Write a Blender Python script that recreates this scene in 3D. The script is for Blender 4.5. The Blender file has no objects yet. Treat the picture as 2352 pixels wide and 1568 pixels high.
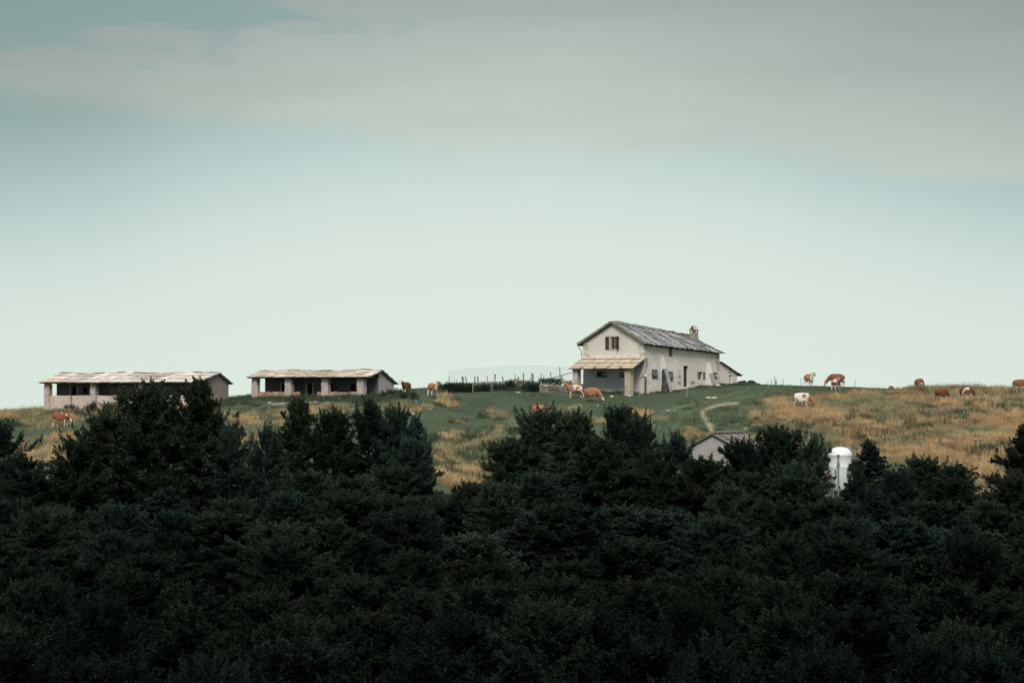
import bpy, math, random
import numpy as np
from mathutils import Vector

random.seed(7)
S = bpy.context.scene
COL = S.collection
R = math.radians

# ------------------------------------------------------------------ camera, sky, sun, exposure
F = 100.0 / 36.0 * 2352.0           # focal length in units of a 2352 wide picture
CX, CY = 1176.0, 784.0
PITCH = math.atan(106.8 / F)
cam_d = bpy.data.cameras.new("camera")
cam = bpy.data.objects.new("camera", cam_d)
COL.objects.link(cam)
cam_d.lens = 100.0
cam_d.sensor_width = 36.0
cam_d.clip_start = 1.0
cam_d.clip_end = 6000.0
cam.location = (0, 0, 0)
cam.rotation_euler = (math.pi / 2 + PITCH, 0, 0)
S.camera = cam

SUN_EL, SUN_AZ = R(44), R(-174)     # azimuth from +Y towards +X; behind the camera
sun_d = bpy.data.lights.new("sun", 'SUN')
sun = bpy.data.objects.new("sun", sun_d)
COL.objects.link(sun)
sun_d.energy = 3.0
sun_d.angle = R(22)
sun_d.color = (1.0, 0.955, 0.88)
sdir = Vector((math.sin(SUN_AZ) * math.cos(SUN_EL), math.cos(SUN_AZ) * math.cos(SUN_EL), math.sin(SUN_EL)))
sun.rotation_euler = sdir.to_track_quat('Z', 'Y').to_euler()

S.view_settings.view_transform = 'Standard'
S.view_settings.look = 'None'
S.view_settings.gamma = 1.0
S.view_settings.exposure = 0.0
S.view_settings.use_curve_mapping = False
S.render.engine = 'CYCLES'
S.cycles.max_bounces = 5
S.cycles.diffuse_bounces = 3
S.cycles.glossy_bounces = 2
S.cycles.transmission_bounces = 3
S.cycles.use_denoising = True
S.cycles.denoising_input_passes = 'RGB_ALBEDO_NORMAL'
S.cycles.denoising_prefilter = 'ACCURATE'
S.cycles.filter_width = 1.65


def lin(c):
    return tuple(((v / 255.0) / 12.92 if v <= 10 else ((v / 255.0 + 0.055) / 1.055) ** 2.4) for v in c) + (1.0,)


class NT:
    """small node-tree helper"""
    def __init__(self, tree):
        self.t = tree
        self.n = tree.nodes
        self.l = tree.links

    def node(self, kind, **kw):
        nd = self.n.new(kind)
        for k, v in kw.items():
            setattr(nd, k, v)
        return nd

    def set(self, sock, v):
        if isinstance(v, bpy.types.NodeSocket):
            self.l.new(v, sock)
        else:
            sock.default_value = v

    def math(self, op, a, b=0.0, c=None, clamp=False):
        nd = self.node('ShaderNodeMath', operation=op, use_clamp=clamp)
        self.set(nd.inputs[0], a)
        self.set(nd.inputs[1], b)
        if c is not None:
            self.set(nd.inputs[2], c)
        return nd.outputs[0]

    def mix(self, fac, a, b, blend='MIX'):
        nd = self.node('ShaderNodeMix', data_type='RGBA', blend_type=blend)
        self.set(nd.inputs[0], fac)
        self.set(nd.inputs[6], a)
        self.set(nd.inputs[7], b)
        return nd.outputs[2]

    def ramp(self, fac, stops, interp='LINEAR'):
        nd = self.node('ShaderNodeValToRGB')
        cr = nd.color_ramp
        cr.interpolation = interp
        while len(cr.elements) > 1:
            cr.elements.remove(cr.elements[-1])
        first = True
        for p, c in stops:
            e = cr.elements[0] if first else cr.elements.new(p)
            e.position = p
            e.color = c if len(c) == 4 else tuple(c) + (1,)
            first = False
        self.set(nd.inputs[0], fac)
        return nd.outputs[0]

    def noise(self, vec, scale, detail=3.0, rough=0.55, dims='3D', w=None):
        nd = self.node('ShaderNodeTexNoise', noise_dimensions=dims)
        if vec is not None:
            self.l.new(vec, nd.inputs['Vector'])
        nd.inputs['Scale'].default_value = scale
        nd.inputs['Detail'].default_value = detail
        nd.inputs['Roughness'].default_value = rough
        if w is not None:
            self.set(nd.inputs['W'], w)
        return nd.outputs[0]

    def smooth(self, v, a, b):
        nd = self.node('ShaderNodeMapRange', interpolation_type='SMOOTHSTEP')
        self.set(nd.inputs[0], v)
        nd.inputs[1].default_value = a
        nd.inputs[2].default_value = b
        nd.inputs[3].default_value = 0.0
        nd.inputs[4].default_value = 1.0
        return nd.outputs[0]


world = bpy.data.worlds.new("World")
S.world = world
world.use_nodes = True
wn = NT(world.node_tree)
for n_ in list(wn.n):
    wn.n.remove(n_)
w_out = wn.node('ShaderNodeOutputWorld')
tc = wn.node('ShaderNodeTexCoord')
sep = wn.node('ShaderNodeSeparateXYZ')
wn.l.new(tc.outputs['Generated'], sep.inputs[0])
DX, DY, DZ = sep.outputs
sky = wn.node('ShaderNodeTexSky', sky_type='NISHITA')
sky.sun_disc = False
sky.sun_elevation = SUN_EL
sky.sun_rotation = SUN_AZ
sky.air_density = 1.4
sky.dust_density = 3.0
sky.altitude = 1200
bg_sky = wn.node('ShaderNodeBackground')
wn.l.new(sky.outputs[0], bg_sky.inputs[0])
bg_sky.inputs[1].default_value = 0.08
# hazy air: pale towards the horizon, greyer with height; broad paler banks round the horizon, their darker sides imitating lens vignetting
bank_vignette = wn.math('SINE', wn.math('MULTIPLY', wn.math('SUBTRACT', DX, 0.0), 7.0))
bank_vignette = wn.math('MULTIPLY', bank_vignette, bank_vignette)
warpn = wn.noise(tc.outputs['Generated'], 6.0, 3.0)
vv = wn.math('ADD', DZ, wn.math('MULTIPLY', bank_vignette, 0.036))
vv = wn.math('ADD', vv, wn.math('MULTIPLY', wn.math('SUBTRACT', warpn, 0.5), 0.02))
air = wn.ramp(vv, [(0.0, lin((223, 237, 226))), (0.048, lin((219, 232, 222))), (0.068, lin((210, 225, 219))),
                   (0.084, lin((196, 214, 211))), (0.10, lin((178, 198, 196))), (0.125, lin((147, 171, 168))),
                   (0.17, lin((131, 156, 154))), (0.3, lin((160, 176, 178))), (1.0, lin((215, 224, 228)))])
mp = wn.node('ShaderNodeMapping')
wn.l.new(tc.outputs['Generated'], mp.inputs[0])
mp.inputs['Scale'].default_value = (9.0, 9.0, 36.0)
mp.inputs['Location'].default_value = (3.1, 0.0, 0.4)
cn = wn.noise(mp.outputs[0], 1.2, 8.0, 0.58)
mp2 = wn.node('ShaderNodeMapping')
wn.l.new(tc.outputs['Generated'], mp2.inputs[0])
mp2.inputs['Scale'].default_value = (5.0, 5.0, 30.0)
mp2.inputs['Location'].default_value = (0.2, 1.0, 0.9)
cn2 = wn.noise(mp2.outputs[0], 1.6, 7.0, 0.58)
# the cloud deck starts above the haze; holes open in its upper, left-hand side
tilt = wn.math('MULTIPLY', wn.math('SINE', wn.math('MULTIPLY', DX, 6.0)), 0.012)
base = wn.smooth(wn.math('ADD', wn.math('ADD', DZ, tilt), wn.math('MULTIPLY', wn.math('SUBTRACT', cn, 0.5), 0.032)), 0.079, 0.095)
hole = wn.smooth(wn.math('ADD', wn.math('SUBTRACT', wn.math('SUBTRACT', DZ, wn.math('MULTIPLY', DX, 0.13)),
                 0.0), wn.math('MULTIPLY', wn.math('SUBTRACT', cn, 0.5), 0.06)), 0.128, 0.134)
patch = wn.smooth(wn.math('ADD', cn2, wn.math('MULTIPLY', DX, 0.9)), 0.36, 0.52)
hole = wn.math('MULTIPLY', hole, wn.math('SUBTRACT', 1.0, patch))
cover = wn.math('MULTIPLY', base, wn.math('SUBTRACT', 1.0, hole))
cover = wn.math('MULTIPLY', cover, wn.math('ADD', 0.66, wn.math('MULTIPLY', cn2, 0.45)), clamp=True)
cloudc = wn.ramp(wn.math('ADD', vv, wn.math('MULTIPLY', wn.math('SUBTRACT', cn2, 0.5), 0.055)),
                 [(0.06, lin((212, 221, 210))), (0.085, lin((200, 211, 200))), (0.11, lin((184, 194, 185))),
                  (0.135, lin((169, 178, 172))), (0.17, lin((151, 158, 153))), (0.4, lin((205, 209, 208))), (1.0, lin((245, 246, 245)))])
deck = wn.mix(cover, air, cloudc)
bg_deck = wn.node('ShaderNodeBackground')
wn.l.new(deck, bg_deck.inputs[0])
bg_deck.inputs[1].default_value = 1.0
mixs = wn.node('ShaderNodeMixShader')
mixs.inputs[0].default_value = 0.96
wn.l.new(bg_sky.outputs[0], mixs.inputs[1])
wn.l.new(bg_deck.outputs[0], mixs.inputs[2])
wn.l.new(mixs.outputs[0], w_out.inputs[0])


# ------------------------------------------------------------------ pixel <-> world geometry used to measure the site
CP, SP = math.cos(PITCH), math.sin(PITCH)


def ray(px, py):
    a = (px - CX) / F
    b = (CY - py) / F
    return np.array([a, CP - b * SP, SP + b * CP])


def at(px, py, Y):
    d = ray(px, py)
    return d * (Y / d[1])


def proj(x, y, z):
    fwd = y * CP + z * SP
    up = -y * SP + z * CP
    return CX + F * x / fwd, CY - F * up / fwd


def hit_plane(px, py, P, N):
    d = ray(px, py)
    return d * (float(np.dot(P, N)) / float(np.dot(d, N)))


def smooth01(t):
    t = np.clip(t, 0, 1)
    return t * t * (3 - 2 * t)


# value noise for placement
_rs = np.random.RandomState(3)
_tab = _rs.rand(256, 256)


def vnoise(x, y):
    xi = np.floor(x).astype(int)
    yi = np.floor(y).astype(int)
    fx = smooth01(x - xi)
    fy = smooth01(y - yi)
    a = _tab[xi % 256, yi % 256]
    b = _tab[(xi + 1) % 256, yi % 256]
    c = _tab[xi % 256, (yi + 1) % 256]
    d = _tab[(xi + 1) % 256, (yi + 1) % 256]
    return (a * (1 - fx) + b * fx) * (1 - fy) + (c * (1 - fx) + d * fx) * fy


def fbm(x, y, o=3):
    s, a, t = 0, 1.0, 0
    for i in range(o):
        s = s + a * vnoise(x * 2 ** i + 17.3 * i, y * 2 ** i + 5.1 * i)
        t += a
        a *= 0.5
    return s / t


YC = 390.0
_cx = [-2000, -600, 0, 100, 300, 540, 700, 900, 1030, 1300, 1500, 1700, 1830, 1960, 2100, 2352, 2900, 4500]
_cy = [1150, 990, 947, 944, 930, 915, 906, 898, 887, 882, 881, 881, 885, 888.5, 894, 897, 909, 1000]
_cz = [-(v - 890.8) / F * YC for v in _cy]
_tR = [-4000, -1500, -40, 0, 11, 25, 30, 60, 100, 150, 200, 235, 300, 390, 460, 900]
_gR = [500, 150, 3.5, 0, .1, 1.35, 1.85, 5.6, 13.9, 27, 38.5, 42, 34, 2.4, 0, -20]
_tL = [-4000, -1500, -40, 0, 8, 14, 25, 33, 45, 75, 100, 150, 200, 235, 300, 390, 460, 900]
_gL = [500, 150, 3.5, 0, .02, .32, .55, 1.1, 2.6, 6.8, 12.4, 26, 38.0, 42, 34, 2.4, 0, -20]


def zt(x, y):
    x = np.asarray(x, float)
    y = np.asarray(y, float)
    px = CX + F * x / YC
    zc = 0
    for o, w in ((-60, .25), (0, .5), (60, .25)):
        zc = zc + w * np.interp(px + o, _cx, _cz)
    t = YC - y

    def G(T, g):
        s = 0
        for o, w in ((-5, .2), (-2.5, .2), (0, .2), (2.5, .2), (5, .2)):
            s = s + w * np.interp(t + o, T, g)
        return s
    w = smooth01((px - 960) / 160.0)
    g = G(_tL, _gL) * (1 - w) + G(_tR, _gR) * w
    near = np.clip((y - 20) / 60, 0, 1)
    b = (fbm(x * .045, y * .045) - .5) * .9 * near * np.clip((YC - 22 - y) / 25, 0, 1) + (fbm(x * .25 + 9, y * .25, 2) - .5) * .16 * near
    return zc - g + b


def hit(px, py, y0=290.0):
    """first point of the hillside seen through a picture point"""
    d = ray(px, py)
    ys = np.arange(y0, YC + 8, 0.1)
    p = d[None, :] * (ys / d[1])[:, None]
    below = p[:, 2] <= zt(p[:, 0], p[:, 1])
    i = int(np.argmax(below)) if below.any() else len(ys) - 80
    q = p[i].copy()
    q[2] = float(zt(q[0], q[1]))
    return q


# ------------------------------------------------------------------ object helpers
def link_mesh(name, verts, faces, mat, parent=None, smooth=False):
    me = bpy.data.meshes.new(name)
    verts = np.asarray(verts, dtype=np.float64)
    if parent is not None:
        verts = verts - PORIG[parent.name]
    me.from_pydata([tuple(v) for v in verts], [], faces)
    if isinstance(mat, (list, tuple)):
        for m in mat:
            me.materials.append(m)
    elif mat:
        me.materials.append(mat)
    if smooth:
        me.polygons.foreach_set('use_smooth', [True] * len(me.polygons))
    me.update()
    o = bpy.data.objects.new(name, me)
    COL.objects.link(o)
    if parent is not None:
        o.parent = parent
        PORIG[o.name] = PORIG[parent.name]
    else:
        PORIG[o.name] = np.zeros(3)
    return o


PORIG = {}


def thing(name, label, cat, loc, group=None):
    o = bpy.data.objects.new(name, None)
    COL.objects.link(o)
    o.empty_display_size = 0.3
    o.location = tuple(float(v) for v in loc)
    o['label'] = label
    o['category'] = cat
    if group:
        o['group'] = group
    PORIG[o.name] = np.array([float(v) for v in loc])
    return o


def tag(o, label, cat, group=None, kind=None):
    if label:
        o['label'] = label
    if cat:
        o['category'] = cat
    if group:
        o['group'] = group
    if kind:
        o['kind'] = kind
    return o


BOXF = [(0, 1, 2, 3), (7, 6, 5, 4), (0, 4, 5, 1), (1, 5, 6, 2), (2, 6, 7, 3), (3, 7, 4, 0)]


class MB:
    def __init__(self):
        self.v, self.f = [], []

    def add(self, vs, fs):
        b = len(self.v)
        self.v += [np.array(v, float) for v in vs]
        self.f += [tuple(i + b for i in f) for f in fs]

    def hexa(self, p):
        self.add(p, BOXF)

    def box(self, m, u0, u1, v0, v1, w0, w1):
        self.hexa([m(u0, v0, w0), m(u0, v1, w0), m(u1, v1, w0), m(u1, v0, w0),
                   m(u0, v0, w1), m(u0, v1, w1), m(u1, v1, w1), m(u1, v0, w1)])

    def tube(self, pts, rad, n=6, cap=True):
        pts = [np.array(p, float) for p in pts]
        if not hasattr(rad, '__len__'):
            rad = [rad] * len(pts)
        rings = []
        for i, p in enumerate(pts):
            d = pts[min(i + 1, len(pts) - 1)] - pts[max(i - 1, 0)]
            d = d / (np.linalg.norm(d) + 1e-9)
            a = np.cross(d, [0, 0, 1]) if abs(d[2]) < .95 else np.cross(d, [1, 0, 0])
            a /= np.linalg.norm(a)
            b = np.cross(d, a)
            rings.append([p + rad[i] * (math.cos(2 * math.pi * k / n) * a + math.sin(2 * math.pi * k / n) * b) for k in range(n)])
        vs = [q for r in rings for q in r]
        fs = []
        for i in range(len(pts) - 1):
            for k in range(n):
                fs.append((i * n + k, i * n + (k + 1) % n, (i + 1) * n + (k + 1) % n, (i + 1) * n + k))
        if cap:
            fs.append(tuple(range(n - 1, -1, -1)))
            fs.append(tuple((len(pts) - 1) * n + k for k in range(n)))
        self.add(vs, fs)

    def build(self, name, mat, parent=None, smooth=False):
        return link_mesh(name, self.v, self.f, mat, parent, smooth)


def fast_mesh(name, verts, faces4=None, faces3=None, mat=None):
    """large mesh from numpy arrays"""
    me = bpy.data.meshes.new(name)
    n = len(verts)
    me.vertices.add(n)
    me.vertices.foreach_set('co', np.asarray(verts, np.float32).ravel())
    fs = faces4 if faces4 is not None else faces3
    k = fs.shape[1]
    me.loops.add(fs.size)
    me.loops.foreach_set('vertex_index', fs.astype(np.int32).ravel())
    me.polygons.add(len(fs))
    me.polygons.foreach_set('loop_start', np.arange(0, fs.size, k, dtype=np.int32))
    me.polygons.foreach_set('loop_total', np.full(len(fs), k, dtype=np.int32))
    me.update(calc_edges=True)
    if mat:
        me.materials.append(mat)
    return me


# ------------------------------------------------------------------ materials
def base_mat(name):
    m = bpy.data.materials.new(name)
    m.use_nodes = True
    t = NT(m.node_tree)
    b = m.node_tree.nodes['Principled BSDF']
    return m, t, b


def mat_rough(name, c1, c2, scale=2.0, c3=None, rough=.9, bump=.2, stretch=(1, 1, 1), fine=14.0, spec=.2, objvar=0.0):
    """mottled natural surface: two colours mixed by noise, an optional third as blotches"""
    m, t, b = base_mat(name)
    tco = t.node('ShaderNodeTexCoord')
    mpn = t.node('ShaderNodeMapping')
    t.l.new(tco.outputs['Object'], mpn.inputs[0])
    mpn.inputs['Scale'].default_value = stretch
    oi = t.node('ShaderNodeObjectInfo')
    off = t.node('ShaderNodeVectorMath', operation='ADD')
    t.l.new(mpn.outputs[0], off.inputs[0])
    comb = t.node('ShaderNodeCombineXYZ')
    t.l.new(t.math('MULTIPLY', oi.outputs['Random'], 37.0), comb.inputs[0])
    t.l.new(comb.outputs[0], off.inputs[1])
    vec = off.outputs[0]
    n1 = t.noise(vec, scale, 5.0, .6)
    n2 = t.noise(vec, fine, 4.0, .6)
    col = t.mix(t.smooth(n1, .35, .65), c1, c2)
    if c3:
        col = t.mix(t.smooth(t.noise(vec, scale * .55, 6.0, .65), .56, .68), col, c3)
    col = t.mix(t.math('MULTIPLY', t.smooth(n2, .3, .75), .35), col, t.mix(1.0, col, (.55, .55, .55, 1), 'MULTIPLY'))
    if objvar:
        f = t.math('ADD', 1.0 - objvar, t.math('MULTIPLY', oi.outputs['Random'], 2 * objvar))
        vm = t.node('ShaderNodeVectorMath', operation='SCALE')
        t.l.new(col, vm.inputs[0])
        t.l.new(f, vm.inputs['Scale'])
        col = vm.outputs[0]
    t.l.new(col, b.inputs['Base Color'])
    b.inputs['Roughness'].default_value = rough
    b.inputs['Specular IOR Level'].default_value = spec
    bp = t.node('ShaderNodeBump')
    bp.inputs['Strength'].default_value = bump
    bp.inputs['Distance'].default_value = .06
    t.l.new(n2, bp.inputs['Height'])
    t.l.new(bp.outputs[0], b.inputs['Normal'])
    return m


M = {}
M['plaster'] = mat_rough('plaster', (.66, .62, .55, 1), (.61, .575, .51, 1), .45, (.70, .665, .60, 1), stretch=(1, 1, .7), fine=7, bump=.1)
M['plaster_side'] = mat_rough('plaster_side', (.70, .66, .585, 1), (.63, .59, .53, 1), .45, (.75, .72, .67, 1), stretch=(1, 1, .6), fine=7, bump=.1)
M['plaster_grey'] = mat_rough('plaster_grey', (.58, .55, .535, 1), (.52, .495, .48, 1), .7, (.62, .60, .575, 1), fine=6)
M['patch_plaster'] = mat_rough('patch_plaster', (.74, .72, .66, 1), (.66, .63, .57, 1), 1.5, (.56, .52, .47, 1), fine=8)
M['quoin'] = mat_rough('quoin_stone', (.52, .49, .42, 1), (.42, .39, .33, 1), 2.5, fine=8, objvar=.10)
M['stain'] = mat_rough('stained_plaster', (.035, .042, .042, 1), (.075, .075, .07, 1), .9, (.17, .15, .13, 1), fine=5, stretch=(1, 1, .8))
M['slab_pink'] = mat_rough('pale_pink_stone', (.66, .58, .53, 1), (.52, .44, .39, 1), 1.1, (.72, .70, .66, 1), fine=6, objvar=.30)
M['slab_cream'] = mat_rough('cream_stone', (.60, .50, .39, 1), (.50, .40, .31, 1), 1.0, (.46, .29, .13, 1), fine=7, objvar=.10)
M['slab_white'] = mat_rough('white_stone', (.68, .64, .56, 1), (.58, .50, .42, 1), 1.0, (.50, .33, .16, 1), fine=7, objvar=.06)
M['slab_grey'] = mat_rough('grey_roof_stone', (.31, .325, .33, 1), (.37, .38, .375, 1), 1.4, (.25, .255, .24, 1), fine=8, objvar=.18)
M['slab_lichen'] = mat_rough('lichen_stone', (.30, .27, .20, 1), (.22, .20, .16, 1), 1.8, (.38, .27, .12, 1), fine=8, objvar=.15)
M['slab_edge'] = mat_rough('weathered_rib', (.13, .137, .14, 1), (.18, .185, .185, 1), 2.0, (.2, .17, .12, 1), fine=8, objvar=.25)
M['slab_bright'] = mat_rough('new_stone', (.50, .46, .38, 1), (.44, .40, .33, 1), 1.0, fine=7)
M['pier'] = mat_rough('pier_stone', (.56, .48, .44, 1), (.44, .375, .345, 1), 1.8, (.62, .58, .53, 1), fine=9, objvar=.08)
M['pier_rust'] = mat_rough('rust_streaked_stone', (.54, .46, .37, 1), (.44, .36, .28, 1), 2.0, (.34, .17, .07, 1), fine=8, stretch=(2.2, 2.2, .35))
M['parapet'] = mat_rough('parapet_stone', (.64, .54, .47, 1), (.52, .42, .36, 1), 1.2, (.40, .27, .18, 1), fine=8, objvar=.10)
M['parapet_red'] = mat_rough('reddish_parapet_stone', (.44, .29, .21, 1), (.34, .19, .12, 1), 1.6, (.48, .42, .36, 1), fine=8, objvar=.15)
M['gable_mauve'] = mat_rough('brown_render', (.29, .235, .22, 1), (.24, .195, .185, 1), 1.0, (.46, .41, .38, 1), fine=5, spec=.1)
M['gable_grey'] = mat_rough('grey_render', (.42, .395, .375, 1), (.35, .33, .315, 1), 1.3, (.47, .45, .42, 1), fine=6)
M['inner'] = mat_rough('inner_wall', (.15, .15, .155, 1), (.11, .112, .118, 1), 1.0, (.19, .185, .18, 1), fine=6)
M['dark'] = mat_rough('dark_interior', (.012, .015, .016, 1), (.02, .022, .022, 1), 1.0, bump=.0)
M['beam'] = mat_rough('weathered_beam', (.13, .13, .125, 1), (.08, .08, .08, 1), 3.0, fine=12, stretch=(.4, .4, 2))
M['wood'] = mat_rough('weathered_wood', (.11, .10, .095, 1), (.06, .055, .055, 1), 4.0, fine=14, stretch=(3, 3, .4), objvar=.25)
M['wood_brown'] = mat_rough('brown_wood', (.16, .085, .065, 1), (.09, .05, .045, 1), 4.0, fine=14, stretch=(3, 3, .4))
M['pale_wood'] = mat_rough('pale_wood', (.48, .44, .36, 1), (.36, .31, .23, 1), 5.0, fine=14, stretch=(3, 3, .4))
M['shutter'] = mat_rough('brown_shutter', (.085, .055, .052, 1), (.06, .04, .04, 1), 2.0, fine=14)
M['shutter_grey'] = mat_rough('grey_shutter', (.16, .17, .175, 1), (.12, .13, .135, 1), 3.0, fine=14)
M['door'] = mat_rough('maroon_door', (.055, .04, .05, 1), (.04, .03, .038, 1), 2.0, fine=14)
M['frame'] = mat_rough('pale_frame', (.50, .46, .39, 1), (.40, .35, .29, 1), 3.0, (.42, .28, .2, 1), fine=10)
M['brick'] = mat_rough('red_brick', (.36, .14, .08, 1), (.28, .12, .08, 1), 3.0, fine=10)
M['metal'] = mat_rough('dark_metal', (.04, .045, .05, 1), (.05, .055, .06, 1), 3.0, rough=.5, bump=.05, spec=.5)
M['zinc'] = mat_rough('galvanised_steel', (.22, .26, .28, 1), (.17, .20, .22, 1), 3.0, rough=.45, bump=.03, spec=.5)
M['drystone'] = mat_rough('dry_stone', (.22, .20, .17, 1), (.14, .13, .115, 1), 2.4, (.30, .22, .12, 1), fine=9, objvar=.35)
M['drystone_cap'] = mat_rough('pale_cap_stone', (.38, .345, .28, 1), (.28, .25, .20, 1), 2.0, fine=8, objvar=.25)
M['white_stone'] = mat_rough('white_field_stone', (.66, .64, .60, 1), (.52, .50, .46, 1), 3.0, fine=10, objvar=.1)
M['wire'] = mat_rough('grey_wire', (.20, .22, .22, 1), (.16, .18, .18, 1), 3.0, rough=.6, bump=0)
M['heap'] = mat_rough('dark_rubble', (.05, .052, .055, 1), (.03, .032, .034, 1), 3.0, fine=8)

gm, gt, gb = base_mat('fibreglass_white')
gto = gt.node('ShaderNodeTexCoord')
gn = gt.noise(gto.outputs['Object'], 1.2, 5, .6)
gt.l.new(gt.mix(gt.smooth(gn, .3, .75), (.80, .84, .81, 1), (.70, .75, .72, 1)), gb.inputs['Base Color'])
gb.inputs['Roughness'].default_value = .38
M['fibreglass'] = gm
gm, gt, gb = base_mat('window_glass')
gb.inputs['Base Color'].default_value = (.02, .028, .032, 1)
gb.inputs['Roughness'].default_value = .12
M['glass'] = gm
gm, gt, gb = base_mat('sign_board')
gto = gt.node('ShaderNodeTexCoord')
gn = gt.noise(gto.outputs['Object'], 9, 3, .6)
gt.l.new(gt.mix(gt.smooth(gn, .4, .7), (.66, .68, .68, 1), (.5, .53, .54, 1)), gb.inputs['Base Color'])
M['board'] = gm
gm, gt, gb = base_mat('red_paint')
gb.inputs['Base Color'].default_value = (.42, .08, .05, 1)
M['red'] = gm


def leaf_mat(name, c1, c2, c3, trans=.18):
    m, t, b = base_mat(name)
    geo = t.node('ShaderNodeNewGeometry')
    oi = t.node('ShaderNodeObjectInfo')
    tco = t.node('ShaderNodeTexCoord')
    rp = geo.outputs['Random Per Island']
    n = t.noise(tco.outputs['Object'], .45, 3, .5)
    col = t.mix(t.smooth(n, .35, .65), c1, c2)
    col = t.mix(t.smooth(rp, .93, 1.0), col, c3)
    f = t.math('MULTIPLY', t.math('ADD', .65, t.math('MULTIPLY', oi.outputs['Random'], .75)),
               t.math('ADD', .85, t.math('MULTIPLY', rp, .3)))
    vm = t.node('ShaderNodeVectorMath', operation='SCALE')
    t.l.new(col, vm.inputs[0])
    t.l.new(f, vm.inputs['Scale'])
    t.l.new(vm.outputs[0], b.inputs['Base Color'])
    b.inputs['Roughness'].default_value = .6
    b.inputs['Specular IOR Level'].default_value = .03
    tr = t.node('ShaderNodeBsdfTranslucent')
    t.l.new(vm.outputs[0], tr.inputs[0])
    mx = t.node('ShaderNodeMixShader')
    mx.inputs[0].default_value = trans
    t.l.new(b.outputs[0], mx.inputs[1])
    t.l.new(tr.outputs[0], mx.inputs[2])
    t.l.new(mx.outputs[0], m.node_tree.nodes['Material Output'].inputs[0])
    return m


M['leaf'] = leaf_mat('beech_leaves', (.021, .037, .025, 1), (.032, .047, .029, 1), (.07, .075, .038, 1))
M['leaf_dark'] = leaf_mat('juniper_leaves', (.018, .033, .028, 1), (.027, .043, .031, 1), (.05, .06, .035, 1))
M['leaf_blue'] = leaf_mat('spruce_needles', (.022, .037, .034, 1), (.03, .045, .038, 1), (.055, .06, .045, 1))
M['bush'] = leaf_mat('bush_leaves', (.032, .055, .040, 1), (.045, .07, .046, 1), (.10, .11, .06, 1))
M['bark'] = mat_rough('grey_bark', (.06, .058, .052, 1), (.035, .034, .03, 1), 3.0, fine=10, stretch=(1, 1, .3))


def blade_mat(name):
    m, t, b = base_mat(name)
    at_ = t.node('ShaderNodeAttribute', attribute_name='tint')
    t.l.new(at_.outputs['Color'], b.inputs['Base Color'])
    b.inputs['Roughness'].default_value = .9
    b.inputs['Specular IOR Level'].default_value = .1
    tr = t.node('ShaderNodeBsdfTranslucent')
    t.l.new(at_.outputs['Color'], tr.inputs[0])
    mx = t.node('ShaderNodeMixShader')
    mx.inputs[0].default_value = .3
    t.l.new(b.outputs[0], mx.inputs[1])
    t.l.new(tr.outputs[0], mx.inputs[2])
    t.l.new(mx.outputs[0], m.node_tree.nodes['Material Output'].inputs[0])
    return m


M['blade'] = blade_mat('grass_blades')


# ------------------------------------------------------------------ vegetation zones, measured on the picture
def ell(px, py, lst):
    s = np.zeros_like(px)
    for cx, cy, rx, ry, a in lst:
        d = ((px - cx) / rx) ** 2 + ((py - cy) / ry) ** 2
        s = np.maximum(s, a * (1 - smooth01((np.sqrt(d) - .55) / .75)))
    return s


DRY_SPOTS = [(60, 960, 130, 26, .95), (150, 945, 120, 10, .6), (130, 1010, 120, 14, .8), (90, 1045, 110, 26, .85), (215, 940, 90, 12, .9),
             (330, 935, 110, 14, .8), (560, 960, 60, 14, .8), (560, 1005, 60, 18, .85), (600, 980, 60, 12, .6),
             (640, 950, 40, 9, .6), (665, 975, 50, 14, .6), (760, 940, 46, 13, .95), (705, 945, 30, 9, .8), (830, 935, 40, 8, .55), (885, 935, 26, 13, .9),
             (905, 965, 40, 12, .5), (935, 940, 34, 12, .8), (1022, 925, 32, 13, .85), (1005, 935, 26, 9, .6), (985, 955, 20, 7, .3),
             (1140, 955, 50, 12, .6), (1170, 945, 22, 10, .5), (1040, 970, 40, 9, .5), (1230, 935, 30, 9, .5), (1290, 940, 20, 9, .5), (1320, 938, 12, 6, .6),
             (1080, 1010, 110, 20, .95), (1050, 1070, 130, 60, 1.0), (1180, 990, 60, 20, .85), (1190, 1040, 60, 40, .8), (930, 1000, 60, 14, .6),
             (1380, 965, 60, 9, .7), (1460, 950, 50, 8, .8), (1500, 965, 30, 10, .6), (1590, 1000, 55, 16, .95), (1620, 975, 40, 12, .4), (1660, 965, 20, 10, .3),
             (1640, 1000, 70, 18, .55), (1690, 960, 60, 26, .42), (1700, 945, 60, 9, .3)]


def dry_amount(px, py):
    """how much dry straw-coloured grass grows here, 0..1"""
    s = ell(px, py, DRY_SPOTS)
    # the big dry field on the right: its upper and left limits
    top = np.interp(px, [1640, 1700, 1760, 1830, 1900, 1960, 2060, 2100, 2352, 3200], [985, 925, 912, 903, 905, 897, 893, 886, 884, 884])
    left = np.interp(py, [880, 925, 960, 1010, 1100, 1300], [1850, 1720, 1700, 1700, 1690, 1650])
    f = smooth01((py - top) / 10.0) * smooth01((px - left) / 50.0)
    far_left = smooth01((20 - px) / 40.0) * smooth01((py - 935) / 6.0)
    return np.clip(np.maximum(np.maximum(s, f * .97), far_left * .9), 0, 1)


def forest_floor(px, py):
    return smooth01((py - 1125) / 40.0)


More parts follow.
